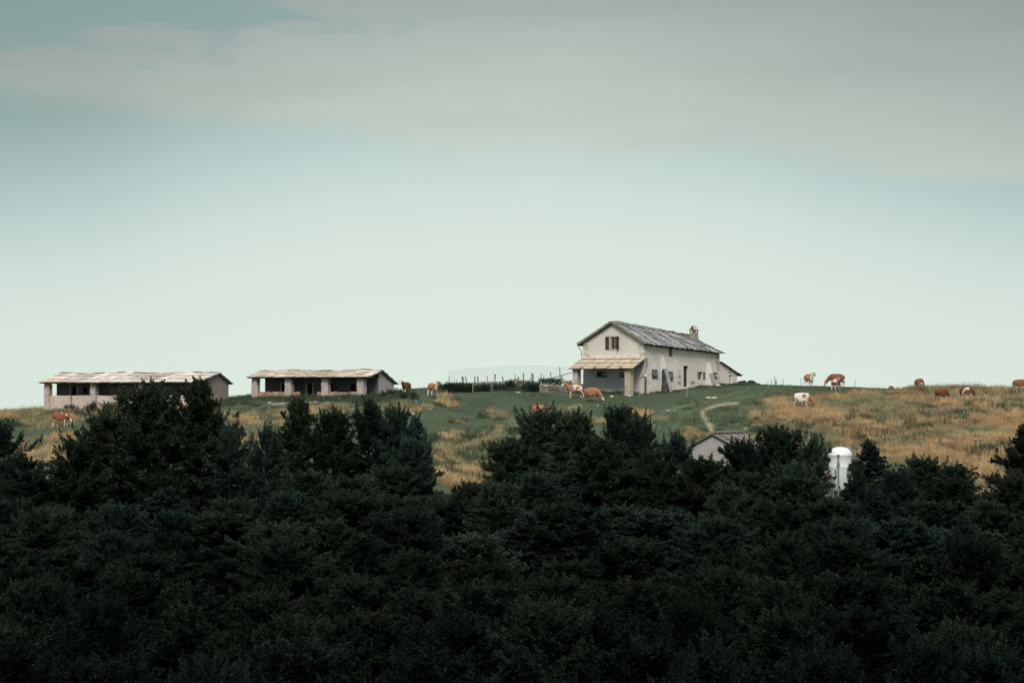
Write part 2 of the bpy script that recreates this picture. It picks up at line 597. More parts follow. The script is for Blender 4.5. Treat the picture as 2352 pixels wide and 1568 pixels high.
def track_amount(px, py):
    """bare, trodden path and tyre tracks: distance to a few polylines"""
    def dist(poly, w):
        d = np.full(px.shape, 1e9)
        for (x0, y0), (x1, y1) in zip(poly[:-1], poly[1:]):
            vx, vy = x1 - x0, (y1 - y0) * 2.2
            qx, qy = px - x0, (py - y0) * 2.2
            t = np.clip((qx * vx + qy * vy) / (vx * vx + vy * vy), 0, 1)
            d = np.minimum(d, np.hypot(qx - t * vx, qy - t * vy))
        return 1 - smooth01((d - w * .4) / (w * 1.1))
    bare = dist([(1695, 925), (1645, 931), (1620, 940), (1610, 953), (1620, 967), (1634, 984), (1646, 996)], 8)
    bare = np.maximum(bare, dist([(1690, 970), (1715, 985), (1735, 1000)], 5) * .7)
    bare = np.maximum(bare, dist([(1650, 950), (1660, 965), (1650, 975)], 5) * .55)
    tyre = dist([(1700, 900), (1600, 925), (1520, 945), (1500, 985)], 8)
    tyre = np.maximum(tyre, dist([(1740, 905), (1650, 925), (1570, 950), (1545, 990)], 8))
    return bare, tyre


# ------------------------------------------------------------------ terrain
ys = np.concatenate([np.arange(-300, 0, 30), np.arange(0, 280, 6), np.arange(280, 345, .9), np.arange(345, 402, .5),
                     np.arange(402, 440, 3), np.geomspace(440, 3500, 26)])
xs = np.concatenate([-np.geomspace(1500, 100, 22), np.arange(-96, 96.1, .8), np.geomspace(100, 1500, 22)])
XX, YY = np.meshgrid(xs, ys)
ZZ = zt(XX, YY)
verts = np.stack([XX, YY, ZZ], -1).reshape(-1, 3)
ny, nx = XX.shape
idx = np.arange(ny * nx).reshape(ny, nx)
quads = np.stack([idx[:-1, :-1], idx[:-1, 1:], idx[1:, 1:], idx[1:, :-1]], -1).reshape(-1, 4)
PX, PY = proj(XX.ravel(), np.maximum(YY.ravel(), 1), ZZ.ravel())
PX = np.where(YY.ravel() > 200, PX, 0)
PY = np.where(YY.ravel() > 200, PY, 2000)
behind = YY.ravel() > YC + 6

gmat, t, b = base_mat('hillside_ground')
tco = t.node('ShaderNodeTexCoord')
vec = tco.outputs['Object']
a_dry = t.node('ShaderNodeAttribute', attribute_name='dry').outputs['Fac']
a_bare = t.node('ShaderNodeAttribute', attribute_name='bare').outputs['Fac']
a_tyre = t.node('ShaderNodeAttribute', attribute_name='tyre').outputs['Fac']
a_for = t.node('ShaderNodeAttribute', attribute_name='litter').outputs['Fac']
n1 = t.noise(vec, .16, 5, .6)
n2 = t.noise(vec, 1.3, 5, .65)
n3 = t.noise(vec, 6.0, 4, .65)
green = t.mix(t.smooth(n1, .35, .65), (.056, .080, .050, 1), (.080, .104, .062, 1))
green = t.mix(t.math('MULTIPLY', t.smooth(n2, .42, .7), .6), green, (.042, .064, .042, 1))
green = t.mix(t.math('MULTIPLY', t.smooth(n3, .50, .75), .7), green, (.15, .155, .09, 1))
green = t.mix(t.math('MULTIPLY', a_tyre, .7), green, (.105, .140, .092, 1))
dryc = t.mix(t.smooth(n2, .35, .65), (.095, .105, .06, 1), (.05, .075, .05, 1))
col = t.mix(t.math('MULTIPLY', a_dry, t.smooth(n2, .30, .6)), green, dryc)
barec = t.mix(t.smooth(n3, .4, .65), (.36, .31, .21, 1), (.17, .18, .11, 1))
col = t.mix(t.smooth(t.math('MULTIPLY', a_bare, t.math('ADD', .25, t.math('MULTIPLY', n2, 1.1))), .22, .75), col, barec)
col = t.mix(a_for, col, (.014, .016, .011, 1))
t.l.new(col, b.inputs['Base Color'])
b.inputs['Roughness'].default_value = 1.0
b.inputs['Specular IOR Level'].default_value = .05
bp = t.node('ShaderNodeBump')
bp.inputs['Strength'].default_value = .7
bp.inputs['Distance'].default_value = .12
t.l.new(t.math('ADD', n3, n2), bp.inputs['Height'])
t.l.new(bp.outputs[0], b.inputs['Normal'])
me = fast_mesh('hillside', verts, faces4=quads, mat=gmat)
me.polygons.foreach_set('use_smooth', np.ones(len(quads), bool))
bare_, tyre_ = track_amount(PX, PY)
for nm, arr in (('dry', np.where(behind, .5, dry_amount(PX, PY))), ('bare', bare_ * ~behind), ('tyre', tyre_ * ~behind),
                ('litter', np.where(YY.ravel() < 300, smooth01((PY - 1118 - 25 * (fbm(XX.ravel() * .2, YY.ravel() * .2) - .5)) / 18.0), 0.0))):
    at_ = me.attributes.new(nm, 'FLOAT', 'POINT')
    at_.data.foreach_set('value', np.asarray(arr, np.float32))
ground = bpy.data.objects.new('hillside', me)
COL.objects.link(ground)
ground['kind'] = 'structure'


# ------------------------------------------------------------------ grass
def grass(name, n, ylo, yhi, accept, style, seed, label):
    rs = np.random.RandomState(seed)
    y = rs.uniform(ylo, yhi, n)
    x = rs.uniform(-1, 1, n) * (y * .18 * 1.12)
    z = zt(x, y)
    px, py = proj(x, y, z)
    p, h, w, tint = style(x, y, px, py, rs)
    k = rs.rand(n) < p
    x, y, z, h, w, tint = x[k], y[k], z[k], h[k], w[k], tint[k]
    m = len(x)
    ang = rs.uniform(0, math.pi, m)
    lean = rs.normal(0, .22, (m, 2)) * h[:, None]
    v = np.zeros((m, 3, 3))
    v[:, 0] = np.stack([x - np.cos(ang) * w, y - np.sin(ang) * w, z - .05], -1)
    v[:, 1] = np.stack([x + np.cos(ang) * w, y + np.sin(ang) * w, z - .05], -1)
    v[:, 2] = np.stack([x + lean[:, 0], y + lean[:, 1], z + h], -1)
    f = np.arange(m * 3).reshape(m, 3)
    me = fast_mesh(name, v.reshape(-1, 3), faces3=f, mat=M['blade'])
    ca = me.color_attributes.new('tint', 'FLOAT_COLOR', 'POINT')
    c = np.ones((m, 3, 4), np.float32)
    c[:, :, :3] = tint[:, None, :]
    ca.data.foreach_set('color', c.ravel())
    o = bpy.data.objects.new(name, me)
    COL.objects.link(o)
    o['kind'] = 'stuff'
    if label:
        o['label'] = label
        o['category'] = 'grass'
    print(name, m)
    return o


def mixc(a, b, f):
    f = np.clip(f, 0, 1)[:, None]
    return np.array(a)[None, :] * (1 - f) + np.array(b)[None, :] * f


def clear_of_buildings(x, y):
    ok = np.ones(len(x))
    for (ox, oy), du, L, v0, v1 in FOOT:
        dx, dy = x - ox, y - oy
        u = dx * du[0] + dy * du[1]
        v = -dx * du[1] + dy * du[0]
        ok = ok * ~((u > -1.2) & (u < L + 1) & (v > v0) & (v < v1))
    return ok


FOOT = [(at((140 + 98 / 2.8) / 1.7415, 940, 377.0)[:2], (.866, -.5), 25.5, -1.3, 7.5),
        (at((960 + 128 / 2.8) / 1.7415, 900, 373.0)[:2], (.866, -.5), 18.0, -1.5, 7.0),
        (at(1479.5, 904, 365.0)[:2], (.593, .805), 22.0, -2.0, 11.5)]


def tussocks(name, n_clumps, seed, label, kind='dry'):
    """dry grass grown in separate tussocks: blades fan out from each clump centre"""
    rs = np.random.RandomState(seed)
    n = n_clumps
    y = rs.uniform(264, 391.5, n)
    x = rs.uniform(-1, 1, n) * (y * .2)
    z = zt(x, y)
    px, py = proj(x, y, z)
    a = dry_amount(px, py) * (py < 1135)
    bare, tyre = track_amount(px, py)
    c1 = fbm(x * .16 + 40, y * .12 + 11, 3)
    c2 = fbm(x * .6 + 13, y * .45 + 51, 2)
    p = np.clip(a * 1.15, 0, 1) * smooth01((c1 * .42 + c2 * .58 - (.65 - .30 * a)) / .06) * (1 - .9 * bare) * clear_of_buildings(x, y)
    if kind == 'green':
        p = np.clip(a * 1.3 + ell(px, py, [(560, 960, 420, 60, .5), (1640, 960, 110, 60, .35), (300, 1000, 300, 70, .6)]), 0, 1) * smooth01((vnoise(x * .11 + 60, y * .09 + 7) - .45) / .2) * clear_of_buildings(x, y) * (1 - bare)
    k = rs.rand(n) < p
    x, y, c1, c2, a = x[k], y[k], c1[k], c2[k], a[k]
    n = len(x)
    rad = rs.uniform(.4, 1.25, n) * (.5 + .5 * a)
    hh = rs.uniform(.4, 1.1, n) * (.55 + .75 * np.clip((c2 - .3) * 1.8, 0, 1)) * (.6 + .4 * a)
    nb = (rad * rad * 95 + 12).astype(int)
    i = np.repeat(np.arange(n), nb)
    m = len(i)
    rr_ = np.sqrt(rs.rand(m)) * rad[i]
    th = rs.uniform(0, 2 * math.pi, m)
    bx, by = x[i] + rr_ * np.cos(th), y[i] + rr_ * np.sin(th)
    bz = zt(bx, by)
    h = hh[i] * rs.uniform(.55, 1.2, m) * (1.08 - .55 * (rr_ / rad[i]) ** 2)
    tall = rs.rand(m) < .03
    h[tall] *= 1.5
    w = rs.uniform(.02, .042, m)
    w[tall] *= .6
    out = (rr_ / rad[i])[:, None] * np.stack([np.cos(th), np.sin(th)], -1) * .35 + rs.normal(0, .2, (m, 2))
    out = out * h[:, None]
    ang = rs.uniform(0, math.pi, m)
    v = np.zeros((m, 3, 3))
    v[:, 0] = np.stack([bx - np.cos(ang) * w, by - np.sin(ang) * w, bz - .05], -1)
    v[:, 1] = np.stack([bx + np.cos(ang) * w, by + np.sin(ang) * w, bz - .05], -1)
    v[:, 2] = np.stack([bx + out[:, 0], by + out[:, 1], bz + h], -1)
    fld = fbm(x * .06, y * .05 + 5, 2) * 1.6 - .3
    t = mixc((.60, .37, .19), (.70, .52, .30), fld + rs.normal(0, .3, n))
    gr = smooth01((fbm(x * .2 + 9, y * .16, 2) - .46) / .16) * .8 + rs.normal(0, .12, n)
    t = t * (1 - np.clip(gr, 0, 1)[:, None]) + np.array((.31, .31, .19)) * np.clip(gr, 0, 1)[:, None]
    t = t * rs.uniform(.58, 1.22, n)[:, None]
    t = t[i] * rs.uniform(.85, 1.12, m)[:, None]
    if kind == 'green':
        t = mixc((.042, .065, .045), (.085, .11, .065), rs.rand(n))[i] * rs.uniform(.85, 1.12, m)[:, None]
        h = h * .8
    g = rs.rand(m) < .08
    t[g] = np.array((.15, .18, .10))
    me = fast_mesh(name, v.reshape(-1, 3), faces3=np.arange(m * 3).reshape(m, 3), mat=M['blade'])
    ca = me.color_attributes.new('tint', 'FLOAT_COLOR', 'POINT')
    c = np.ones((m, 3, 4), np.float32)
    c[:, :, :3] = t[:, None, :]
    ca.data.foreach_set('color', c.ravel())
    o = bpy.data.objects.new(name, me)
    COL.objects.link(o)
    o['kind'] = 'stuff'
    o['label'] = label
    o['category'] = 'grass'
    print(name, n, m)


def style_pale(x, y, px, py, rs):
    """grey-green half-dry tufts between the golden ones and along the margins"""
    a = dry_amount(px, py)
    bare, tyre = track_amount(px, py)
    c1 = fbm(x * .5 + 140, y * .4 + 211, 3)
    region = np.maximum(a * .55, ell(px, py, [(560, 960, 420, 60, .45), (850, 960, 200, 40, .35), (1640, 960, 110, 60, .55), (1780, 910, 120, 16, .5), (150, 1000, 300, 60, .6)]))
    p = smooth01((c1 - (.66 - .28 * region)) / .10) * np.clip(region * 1.6, 0, 1) * (1 - .7 * bare)
    h = rs.uniform(.15, .5, len(x))
    w = rs.uniform(.02, .04, len(x))
    t = mixc((.27, .27, .165), (.14, .175, .11), rs.rand(len(x)))
    t = t * rs.uniform(.75, 1.25, len(x))[:, None]
    return p, h, w, t


def style_green(x, y, px, py, rs):
    a = dry_amount(px, py)
    bare, tyre = track_amount(px, py)
    c = fbm(x * .3 + 70, y * .2 + 31, 3)
    p = (.35 + .65 * smooth01((c - .4) / .2)) * (1 - .85 * bare) * (1 - .35 * tyre)
    h = (.06 + .16 * smooth01((c - .45) / .25)) * rs.uniform(.6, 1.4, len(x))
    p = p * (py < 1128)
    w = rs.uniform(.015, .035, len(x))
    t = mixc((.056, .084, .050), (.088, .112, .064), c * 2 - .5 + rs.normal(0, .25, len(x)))
    s = rs.rand(len(x)) < .10
    t[s] = np.array((.26, .24, .14))
    return p, h, w, t


WEEDS = [(690, 912, 130, 12, 1), (840, 914, 60, 12, 1), (610, 914, 60, 9, .8), (900, 908, 60, 8, .6), (300, 928, 120, 7, .9), (370, 920, 60, 6, .9), (165, 932, 40, 8, .8),
         (540, 925, 50, 8, .6), (1080, 892, 80, 8, .8), (1210, 893, 60, 7, .7), (1420, 903, 90, 3.5, 1), (1500, 900, 60, 3.5, .9), (1560, 889, 90, 3, .8), (1680, 883, 50, 3, .8)]


def style_weed(x, y, px, py, rs):
    a = ell(px, py, WEEDS)
    c = fbm(x * .8 + 20, y * .6 + 1, 3)
    p = a * smooth01((c - .28) / .2)
    h = (.25 + .55 * np.clip(c * 1.5 - .3, 0, 1)) * rs.uniform(.5, 1.2, len(x)) * np.where(px > 1300, .6, 1.0)
    w = rs.uniform(.03, .07, len(x))
    t = mixc((.042, .070, .048), (.085, .115, .070), rs.rand(len(x)) ** 1.5)
    s = rs.rand(len(x)) < .05
    t[s] = np.array((.25, .20, .08))
    return p, h, w, t


tussocks('green_tufts', 9000, 15, 'dark green weedy tufts scattered between the golden tussocks', 'green')
tussocks('dry_grass', 19000, 5, 'tall golden brown dry grass growing in tussocks over the slope')
grass('faded_grass', 330000, 262, 391, None, style_pale, 6, 'half dry grey green tufts between the golden tussocks')
grass('green_grass', 420000, 275, 392, None, style_green, 8, 'short dark green pasture grass around the farm buildings')
grass('weeds', 420000, 350, 392, None, style_weed, 9, 'dark green leafy weeds growing against the shed and house walls')


# ------------------------------------------------------------------ slab roofs
def rand_slab_roof(parent, mapf, L, B, courses, cols, mats, name='roof_slab', ribs=None, thick=.07, jit=.12, seed=1, lip=.07, gap=.035):
    """mapf(a, b, n): a along the eave 0..L, b up the slope 0..B, n outwards"""
    rs = random.Random(seed)
    for c in range(courses):
        b0 = B * c / courses
        b1 = B * (c + 1) / courses
        off = rs.uniform(-.25, .25) * L / cols
        edges = [0.0]
        for k in range(1, cols):
            edges.append(L * k / cols + off + rs.uniform(-jit, jit) * L / cols)
        edges.append(L)
        for k in range(cols):
            a0, a1 = edges[k] + gap, edges[k + 1] - gap
            lowj = rs.uniform(-.10, .06) * min(1, B / courses)
            n_lo = lip + rs.uniform(-.012, .02)
            mb = MB()
            bb0 = b0 + lowj - .12
            q = rs.uniform(-.03, .03)
            mb.hexa([mapf(a0, bb0, n_lo - thick), mapf(a0 + q, b1, -thick * .3), mapf(a1 + q, b1, -thick * .3), mapf(a1, bb0 + rs.uniform(-.05, .05), n_lo - thick),
                     mapf(a0, bb0, n_lo + .012 * c), mapf(a0 + q, b1, thick * .3), mapf(a1 + q, b1, thick * .3), mapf(a1, bb0 + rs.uniform(-.05, .05), n_lo + .012 * c)])
            mb.build(name, rs.choice(mats), parent)
            if ribs and k > 0 and (ribs[1] > rs.random()):
                rb = MB()
                wv = ribs[2] * rs.uniform(.75, 1.25)
                rb.hexa([mapf(a0 - wv, bb0 - .06, n_lo + .014), mapf(a0 - wv, b1, .03), mapf(a0 + wv, b1, .03), mapf(a0 + wv, bb0 - .06, n_lo + .014),
                         mapf(a0 - wv, bb0 - .06, n_lo + ribs[3]), mapf(a0 - wv, b1, ribs[3] * .9), mapf(a0 + wv, b1, ribs[3] * .9), mapf(a0 + wv, bb0 - .06, n_lo + ribs[3])])
                rb.build('cover_slab', rs.choice(ribs[0]), parent)


def hole_panel(mb, mapf, us, zs, holes, depth, topf=None, dsign=1):
    """front face grid at n=0 with rectangular holes and their reveals; mapf(u, z, n)"""
    us = sorted(set([round(u, 4) for u in us] + [round(h[i], 4) for h in holes for i in (0, 1)]))
    zs = sorted(set([round(z, 4) for z in zs] + [round(h[i], 4) for h in holes for i in (2, 3)]))

    def Z(u, z):
        return min(z, topf(u)) if topf else z
    for i in range(len(us) - 1):
        for j in range(len(zs) - 1):
            uc, zc_ = (us[i] + us[i + 1]) / 2, (zs[j] + zs[j + 1]) / 2
            if any(h[0] < uc < h[1] and h[2] < zc_ < h[3] for h in holes):
                continue
            q = [(us[i], Z(us[i], zs[j])), (us[i + 1], Z(us[i + 1], zs[j])), (us[i + 1], Z(us[i + 1], zs[j + 1])), (us[i], Z(us[i], zs[j + 1]))]
            if abs(q[0][1] - q[3][1]) < 1e-5 and abs(q[1][1] - q[2][1]) < 1e-5:
                continue
            mb.add([mapf(a, c, 0) for a, c in q], [(0, 1, 2, 3)])
    for h in holes:
        c = [(h[0], h[2]), (h[1], h[2]), (h[1], h[3]), (h[0], h[3])]
        vs = [mapf(a, z, 0) for a, z in c] + [mapf(a, z, -depth) for a, z in c]
        mb.add(vs, [(0, 1, 5, 4), (1, 2, 6, 5), (2, 3, 7, 6), (3, 0, 4, 7)])


# ------------------------------------------------------------------ farmhouse
HO = at(1479.5, 904, 365.0)[:2]                 # near corner on plan
DU = np.array([.593, .805])                     # along the long wall, away
DV = np.array([-.805, .593])                    # along the gable, to the left and away
HL, HW = 18.1, 9.55
TAP = .0098


def hm(u, v, z):
    k = 1 - TAP * max(u, -3)
    p = HO + DU * u + DV * v
    return np.array([p[0], p[1], z * k])


H0 = -3.2
ZE, ZR = 5.88, 8.42                             # wall top at the eaves, at the ridge
house = thing('farmhouse', 'two storey cream plastered stone farmhouse with grey slab roof and front lean-to on the hilltop', 'farmhouse', hm(4, 4, -1.0))
NU = np.array([DU[0], DU[1], 0.0])
NV = np.array([DV[0], DV[1], 0.0])
O3 = np.array([HO[0], HO[1], 0.0])


def side_uz(px, py, v=0.0):
    p = hit_plane(px, py, O3 + NV * v, NV)
    u = float(np.dot(p - O3, NU))
    return u, p[2] / (1 - TAP * u)


def gab_vz(px, py, u=0.0):
    p = hit_plane(px, py, O3 + NU * u, NU)
    v = float(np.dot(p - O3, NV))
    return v, p[2] / (1 - TAP * max(u, -3))


def sz(zx, zy):      # zoomed crop of the long wall -> picture
    return (2540 + zx / 5.6) / 1.74150, (1360 + zy / 5.6) / 1.74150


def gz(zx, zy):
    return (2300 + zx / 4.75) / 1.74150, (1270 + zy / 4.75) / 1.74150


def side_rect(x0, x1, y0, y1):
    ua, za = side_uz(*sz(x0, y0))
    ub, zb = side_uz(*sz(x1, y1))
    return ua, ub, zb, za


def gab_rect(x0, x1, y0, y1):
    va, za = gab_vz(*gz(x0, y0))
    vb, zb = gab_vz(*gz(x1, y1))
    return vb, va, zb, za           # v grows leftwards


def side_map(u, z, n):
    return hm(u, -n, z)


def gab_map(v, z, n):
    return hm(-n, v, z)


r_up = side_rect(757, 838, 150, 375)
r_a = side_rect(378, 488, 655, 835)
r_b = side_rect(746, 834, 700, 885)
r_door = side_rect(1080, 1190, 572, 1045)
r_c = side_rect(1443, 1512, 708, 860)
r_d = side_rect(1800, 1856, 728, 890)
w = MB()
hole_panel(w, side_map, [0, HL], [H0, ZE], [r_up, r_a, r_b, r_door, r_c, r_d], .32)
w.build('wall', M['plaster_side'], house)

rg = gab_rect(672, 815, 366, 603)
rs1 = gab_rect(410, 598, 1022, 1112)
rs2 = gab_rect(855, 1010, 1022, 1112)


def gable_top(v):
    return ZE + (ZR - ZE) * (1 - abs(v - HW / 2) / (HW / 2))


PORCH_TOP = gab_vz(*gz(700, 770))[1]
w = MB()
hole_panel(w, gab_map, [0, HW / 2, HW], [PORCH_TOP, 5.9, ZR + .1], [rg], .32, gable_top)
w.build('wall', M['plaster'], house)
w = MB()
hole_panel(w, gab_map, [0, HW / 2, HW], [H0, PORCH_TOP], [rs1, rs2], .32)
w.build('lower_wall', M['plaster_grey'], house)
w = MB()   # back walls close the building
w.add([hm(0, HW, H0), hm(HL, HW, H0), hm(HL, HW, ZE), hm(0, HW, ZE)], [(0, 1, 2, 3)])
w.add([hm(HL, 0, H0), hm(HL, HW, H0), hm(HL, HW, ZE), hm(HL, HW / 2, ZR), hm(HL, 0, ZE)], [(0, 1, 2, 3, 4)])
w.build('wall', M['plaster'], house)


def window(parent, mapf, r, cols=2, frame=M['frame'], sill=True, pane_m=M['glass'], depth=.24, border=.07, bars=True):
    a0, a1, z0, z1 = r
    fr = MB()
    for (b0, b1, c0, c1) in ((a0, a0 + border, z0, z1), (a1 - border, a1, z0, z1), (a0 + border, a1 - border, z0, z0 + border), (a0 + border, a1 - border, z1 - border, z1)):
        fr.hexa([mapf(b0, c0, -depth), mapf(b0, c0, -depth + .06), mapf(b1, c0, -depth + .06), mapf(b1, c0, -depth),
                 mapf(b0, c1, -depth), mapf(b0, c1, -depth + .06), mapf(b1, c1, -depth + .06), mapf(b1, c1, -depth)])
    win = fr.build('window', frame, parent)
    pn = MB()
    pn.hexa([mapf(a0 - .01, z0 - .01, -depth - .04), mapf(a0 - .01, z0 - .01, -depth + .01), mapf(a1 + .01, z0 - .01, -depth + .01), mapf(a1 + .01, z0 - .01, -depth - .04),
             mapf(a0 - .01, z1 + .01, -depth - .04), mapf(a0 - .01, z1 + .01, -depth + .01), mapf(a1 + .01, z1 + .01, -depth + .01), mapf(a1 + .01, z1 + .01, -depth - .04)])
    pn.build('pane', pane_m, win)
    if bars:
        for k in range(1, cols):
            bm_ = MB()
            a = a0 + (a1 - a0) * k / cols
            bm_.hexa([mapf(a - .025, z0, -depth), mapf(a - .025, z0, -depth + .07), mapf(a + .025, z0, -depth + .07), mapf(a + .025, z0, -depth),
                      mapf(a - .025, z1, -depth), mapf(a - .025, z1, -depth + .07), mapf(a + .025, z1, -depth + .07), mapf(a + .025, z1, -depth)])
            bm_.build('mullion', frame, win)
    if sill:
        s_ = MB()
        s_.hexa([mapf(a0 - .12, z0 - .14, .003), mapf(a0 - .12, z0 - .14, .10), mapf(a1 + .12, z0 - .14, .10), mapf(a1 + .12, z0 - .14, .003),
                 mapf(a0 - .12, z0 - .01, .003), mapf(a0 - .12, z0 - .01, .10), mapf(a1 + .12, z0 - .01, .10), mapf(a1 + .12, z0 - .01, .003)])
        s_.build('sill', frame, win)
    return win


def surround(parent, mapf, r, wd=.16, proud=.03, mat=None, bottom=False, nm='surround'):
    a0, a1, z0, z1 = r
    fr = MB()
    lst = [(a0 - wd, a0, z0, z1), (a1, a1 + wd, z0, z1), (a0 - wd, a1 + wd, z1, z1 + wd)]
    if bottom:
        lst.append((a0 - wd, a1 + wd, z0 - wd, z0))
    for (b0, b1, c0, c1) in lst:
        fr.hexa([mapf(b0, c0, -.02), mapf(b0, c0, proud), mapf(b1, c0, proud), mapf(b1, c0, -.02),
                 mapf(b0, c1, -.02), mapf(b0, c1, proud), mapf(b1, c1, proud), mapf(b1, c1, -.02)])
    return fr.build(nm, mat or M['frame'], parent)


def slatted_leaf(parent, p_of, w_, z0, z1, mat, name='shutter', planks=3):
    """p_of(s, z, t): s across 0..1, t thickness; planks with thin gaps between them"""
    mb = MB()
    for k in range(planks):
        s0, s1 = k / planks + .02, (k + 1) / planks - .02
        mb.hexa([p_of(s0, z0, 0), p_of(s0, z0, .04), p_of(s1, z0, .04), p_of(s1, z0, 0), p_of(s0, z1, 0), p_of(s0, z1, .04), p_of(s1, z1, .04), p_of(s1, z1, 0)])
    for zz in (z0 + (z1 - z0) * .15, z0 + (z1 - z0) * .82):
        mb.hexa([p_of(0, zz, .04), p_of(0, zz, .07), p_of(1, zz, .07), p_of(1, zz, .04), p_of(0, zz + .09, .04), p_of(0, zz + .09, .07), p_of(1, zz + .09, .07), p_of(1, zz + .09, .04)])
    return mb.build(name, mat, parent)


# gable window with its two brown shutters
surround(house, gab_map, rg, .13, .03, bottom=True)
window(house, gab_map, rg, 2, M['frame'], False)
rsh = gab_rect(580, 652, 362, 610)
slatted_leaf(house, lambda s, z, t: gab_map(rsh[0] + (rsh[1] - rsh[0]) * s, z, .05 + t), 1, rsh[2], rsh[3], M['shutter'])
slatted_leaf(house, lambda s, z, t: gab_map(rg[0] - .16 - t, z, .04 + .55 * s), 1, rg[2] - .05, rg[3] + .03, M['shutter'])
for r_ in (rs1, rs2):
    window(house, gab_map, r_, 2, M['beam'], True, M['glass'], .2)

# long wall: upper closed shutter, two windows under hinged flaps, door, two small windows
slatted_leaf(house, lambda s, z, t: side_map(r_up[0] + .02 + (r_up[1] - r_up[0] - .04) * s, z, -.12 + t), 1, r_up[2], r_up[3], M['shutter_grey'], planks=2)
w = MB()
w.box(lambda a, n, z: side_map(a, z, n), r_up[0] - .1, r_up[1] + .1, -.30, -.24, r_up[2] - .1, r_up[3] + .1)
w.build('dark_reveal', M['dark'], house)
for r_ in (r_a, r_b):
    window(house, side_map, r_, 1, M['beam'], False, M['dark'], .2, bars=False)
    zz0 = r_[2] + (r_[3] - r_[2]) * .12

    def flap(s, z, t, r_=r_, zz0=zz0):
        k = (r_[3] + .02 - z) / (r_[3] - zz0)
        return side_map(r_[0] - .04 + (r_[1] - r_[0] + .08) * s, z, .03 + .16 * k + t)
    slatted_leaf(house, flap, 1, zz0, r_[3] + .02, M['shutter_grey'], name='hinged_flap', planks=4)
    bs = MB()
    bs.box(lambda a, n, z: side_map(a, z, n), r_[0] - .02, r_[1] + .02, .003, .09, r_[2] - .16, r_[2] - .01)
    bs.build('brick_sill', M['brick'], house)
    # blocked-up arch above, patched with paler plaster
    ar = MB()
    cu, ru = (r_[0] + r_[1]) / 2, (r_[1] - r_[0]) / 2 + .18
    z_b, z_t = r_[3] + .12, side_uz(*sz(420, 480))[1] if r_ is r_a else side_uz(*sz(790, 520))[1]
    n_ = 12
    pts = [(cu + ru, z_b - .1), ] + [(cu + ru * math.cos(math.pi * k / n_), z_b + (z_t - z_b) * math.sin(math.pi * k / n_)) for k in range(n_ + 1)] + [(cu - ru, z_b - .1)]
    vs = [side_map(a, z, .012) for a, z in pts] + [side_map(a, z, -.01) for a, z in pts]
    m_ = len(pts)
    ar.add(vs, [tuple(range(m_))] + [(i, (i + 1) % m_, (i + 1) % m_ + m_, i + m_) for i in range(m_)])
    ar.build('blocked_arch', M['patch_plaster'], house)
for (x0, x1, y0, y1) in ((845, 925, 705, 1000), (955, 1045, 290, 760), (330, 372, 520, 760), (300, 360, 985, 1130)):
    r_ = side_rect(x0, x1, y0, y1)
    pm = MB()
    rsx = random.Random(x0)
    pts = []
    for k in range(16):
        a = 2 * math.pi * k / 16
        ca_, sa_ = math.cos(a), math.sin(a)
        e = 1 / max(abs(ca_), abs(sa_)) ** .8 * rsx.uniform(.82, 1.05)
        pts.append(((r_[0] + r_[1]) / 2 + (r_[1] - r_[0]) / 2 * ca_ * e, (r_[2] + r_[3]) / 2 + (r_[3] - r_[2]) / 2 * sa_ * e))
    vs = [side_map(a, z, .009) for a, z in pts] + [side_map(a, z, -.01) for a, z in pts]
    pm.add(vs, [tuple(range(16))] + [(i, (i + 1) % 16, (i + 1) % 16 + 16, i + 16) for i in range(16)])
    pm.build('plaster_patch', M['patch_plaster'], house)

M['damp'] = mat_rough('damp_plaster', (.33, .31, .275, 1), (.42, .39, .34, 1), 1.5, (.25, .235, .21, 1), fine=6)
M['rusty_plaster'] = mat_rough('rusty_plaster', (.44, .33, .26, 1), (.52, .42, .34, 1), 1.5, (.32, .22, .16, 1), fine=6)
for (x0, x1, y0, y1, mt_) in ((1225, 1350, 900, 1000, 'damp'), (955, 1040, 765, 880, 'rusty_plaster'), (950, 1040, 900, 1010, 'damp'), (410, 560, 900, 1120, 'patch_plaster'), (225, 300, 380, 640, 'damp'), (1930, 1965, 520, 860, 'patch_plaster')):
    r_ = side_rect(x0, x1, y0, y1)
    pm = MB()
    rsx = random.Random(x0)
    pts = []
    for k in range(22):
        a = 2 * math.pi * k / 22
        ca_, sa_ = math.cos(a), math.sin(a)
        e = 1 / max(abs(ca_), abs(sa_)) ** .7 * rsx.uniform(.68, 1.08)
        pts.append(((r_[0] + r_[1]) / 2 + (r_[1] - r_[0]) / 2 * ca_ * e, (r_[2] + r_[3]) / 2 + (r_[3] - r_[2]) / 2 * sa_ * e))
    vs = [side_map(a, z, .005) for a, z in pts] + [side_map(a, z, -.01) for a, z in pts]
    pm.add(vs, [tuple(range(22))] + [(i, (i + 1) % 22, (i + 1) % 22 + 22, i + 22) for i in range(22)])
    pm.build('plaster_patch', M[mt_], house)
surround(house, side_map, r_door, .17, .04, M['patch_plaster'], nm='door_surround')
dm = MB()
dm.box(lambda a, n, z: side_map(a, z, n), r_door[0] + .02, r_door[1] - .02, -.30, -.22, r_door[2], r_door[3] - .02)
dr = dm.build('door', M['door'], house)
for k in range(1, 5):
    a = r_door[0] + .02 + (r_door[1] - r_door[0]) * k / 5
    b_ = MB()
    b_.box(lambda a_, n, z: side_map(a_, z, n), a - .015, a + .015, -.219, -.20, r_door[2], r_door[3] - .02)
    b_.build('door_batten', M['wood'], dr)
for r_ in (r_c, r_d):
    surround(house, side_map, r_, .10, .025, M['patch_plaster'], bottom=True)
    window(house, side_map, r_, 1, M['frame'] if r_ is r_c else M['beam'], False, M['glass'] if r_ is r_c else M['dark'], .26, bars=False)
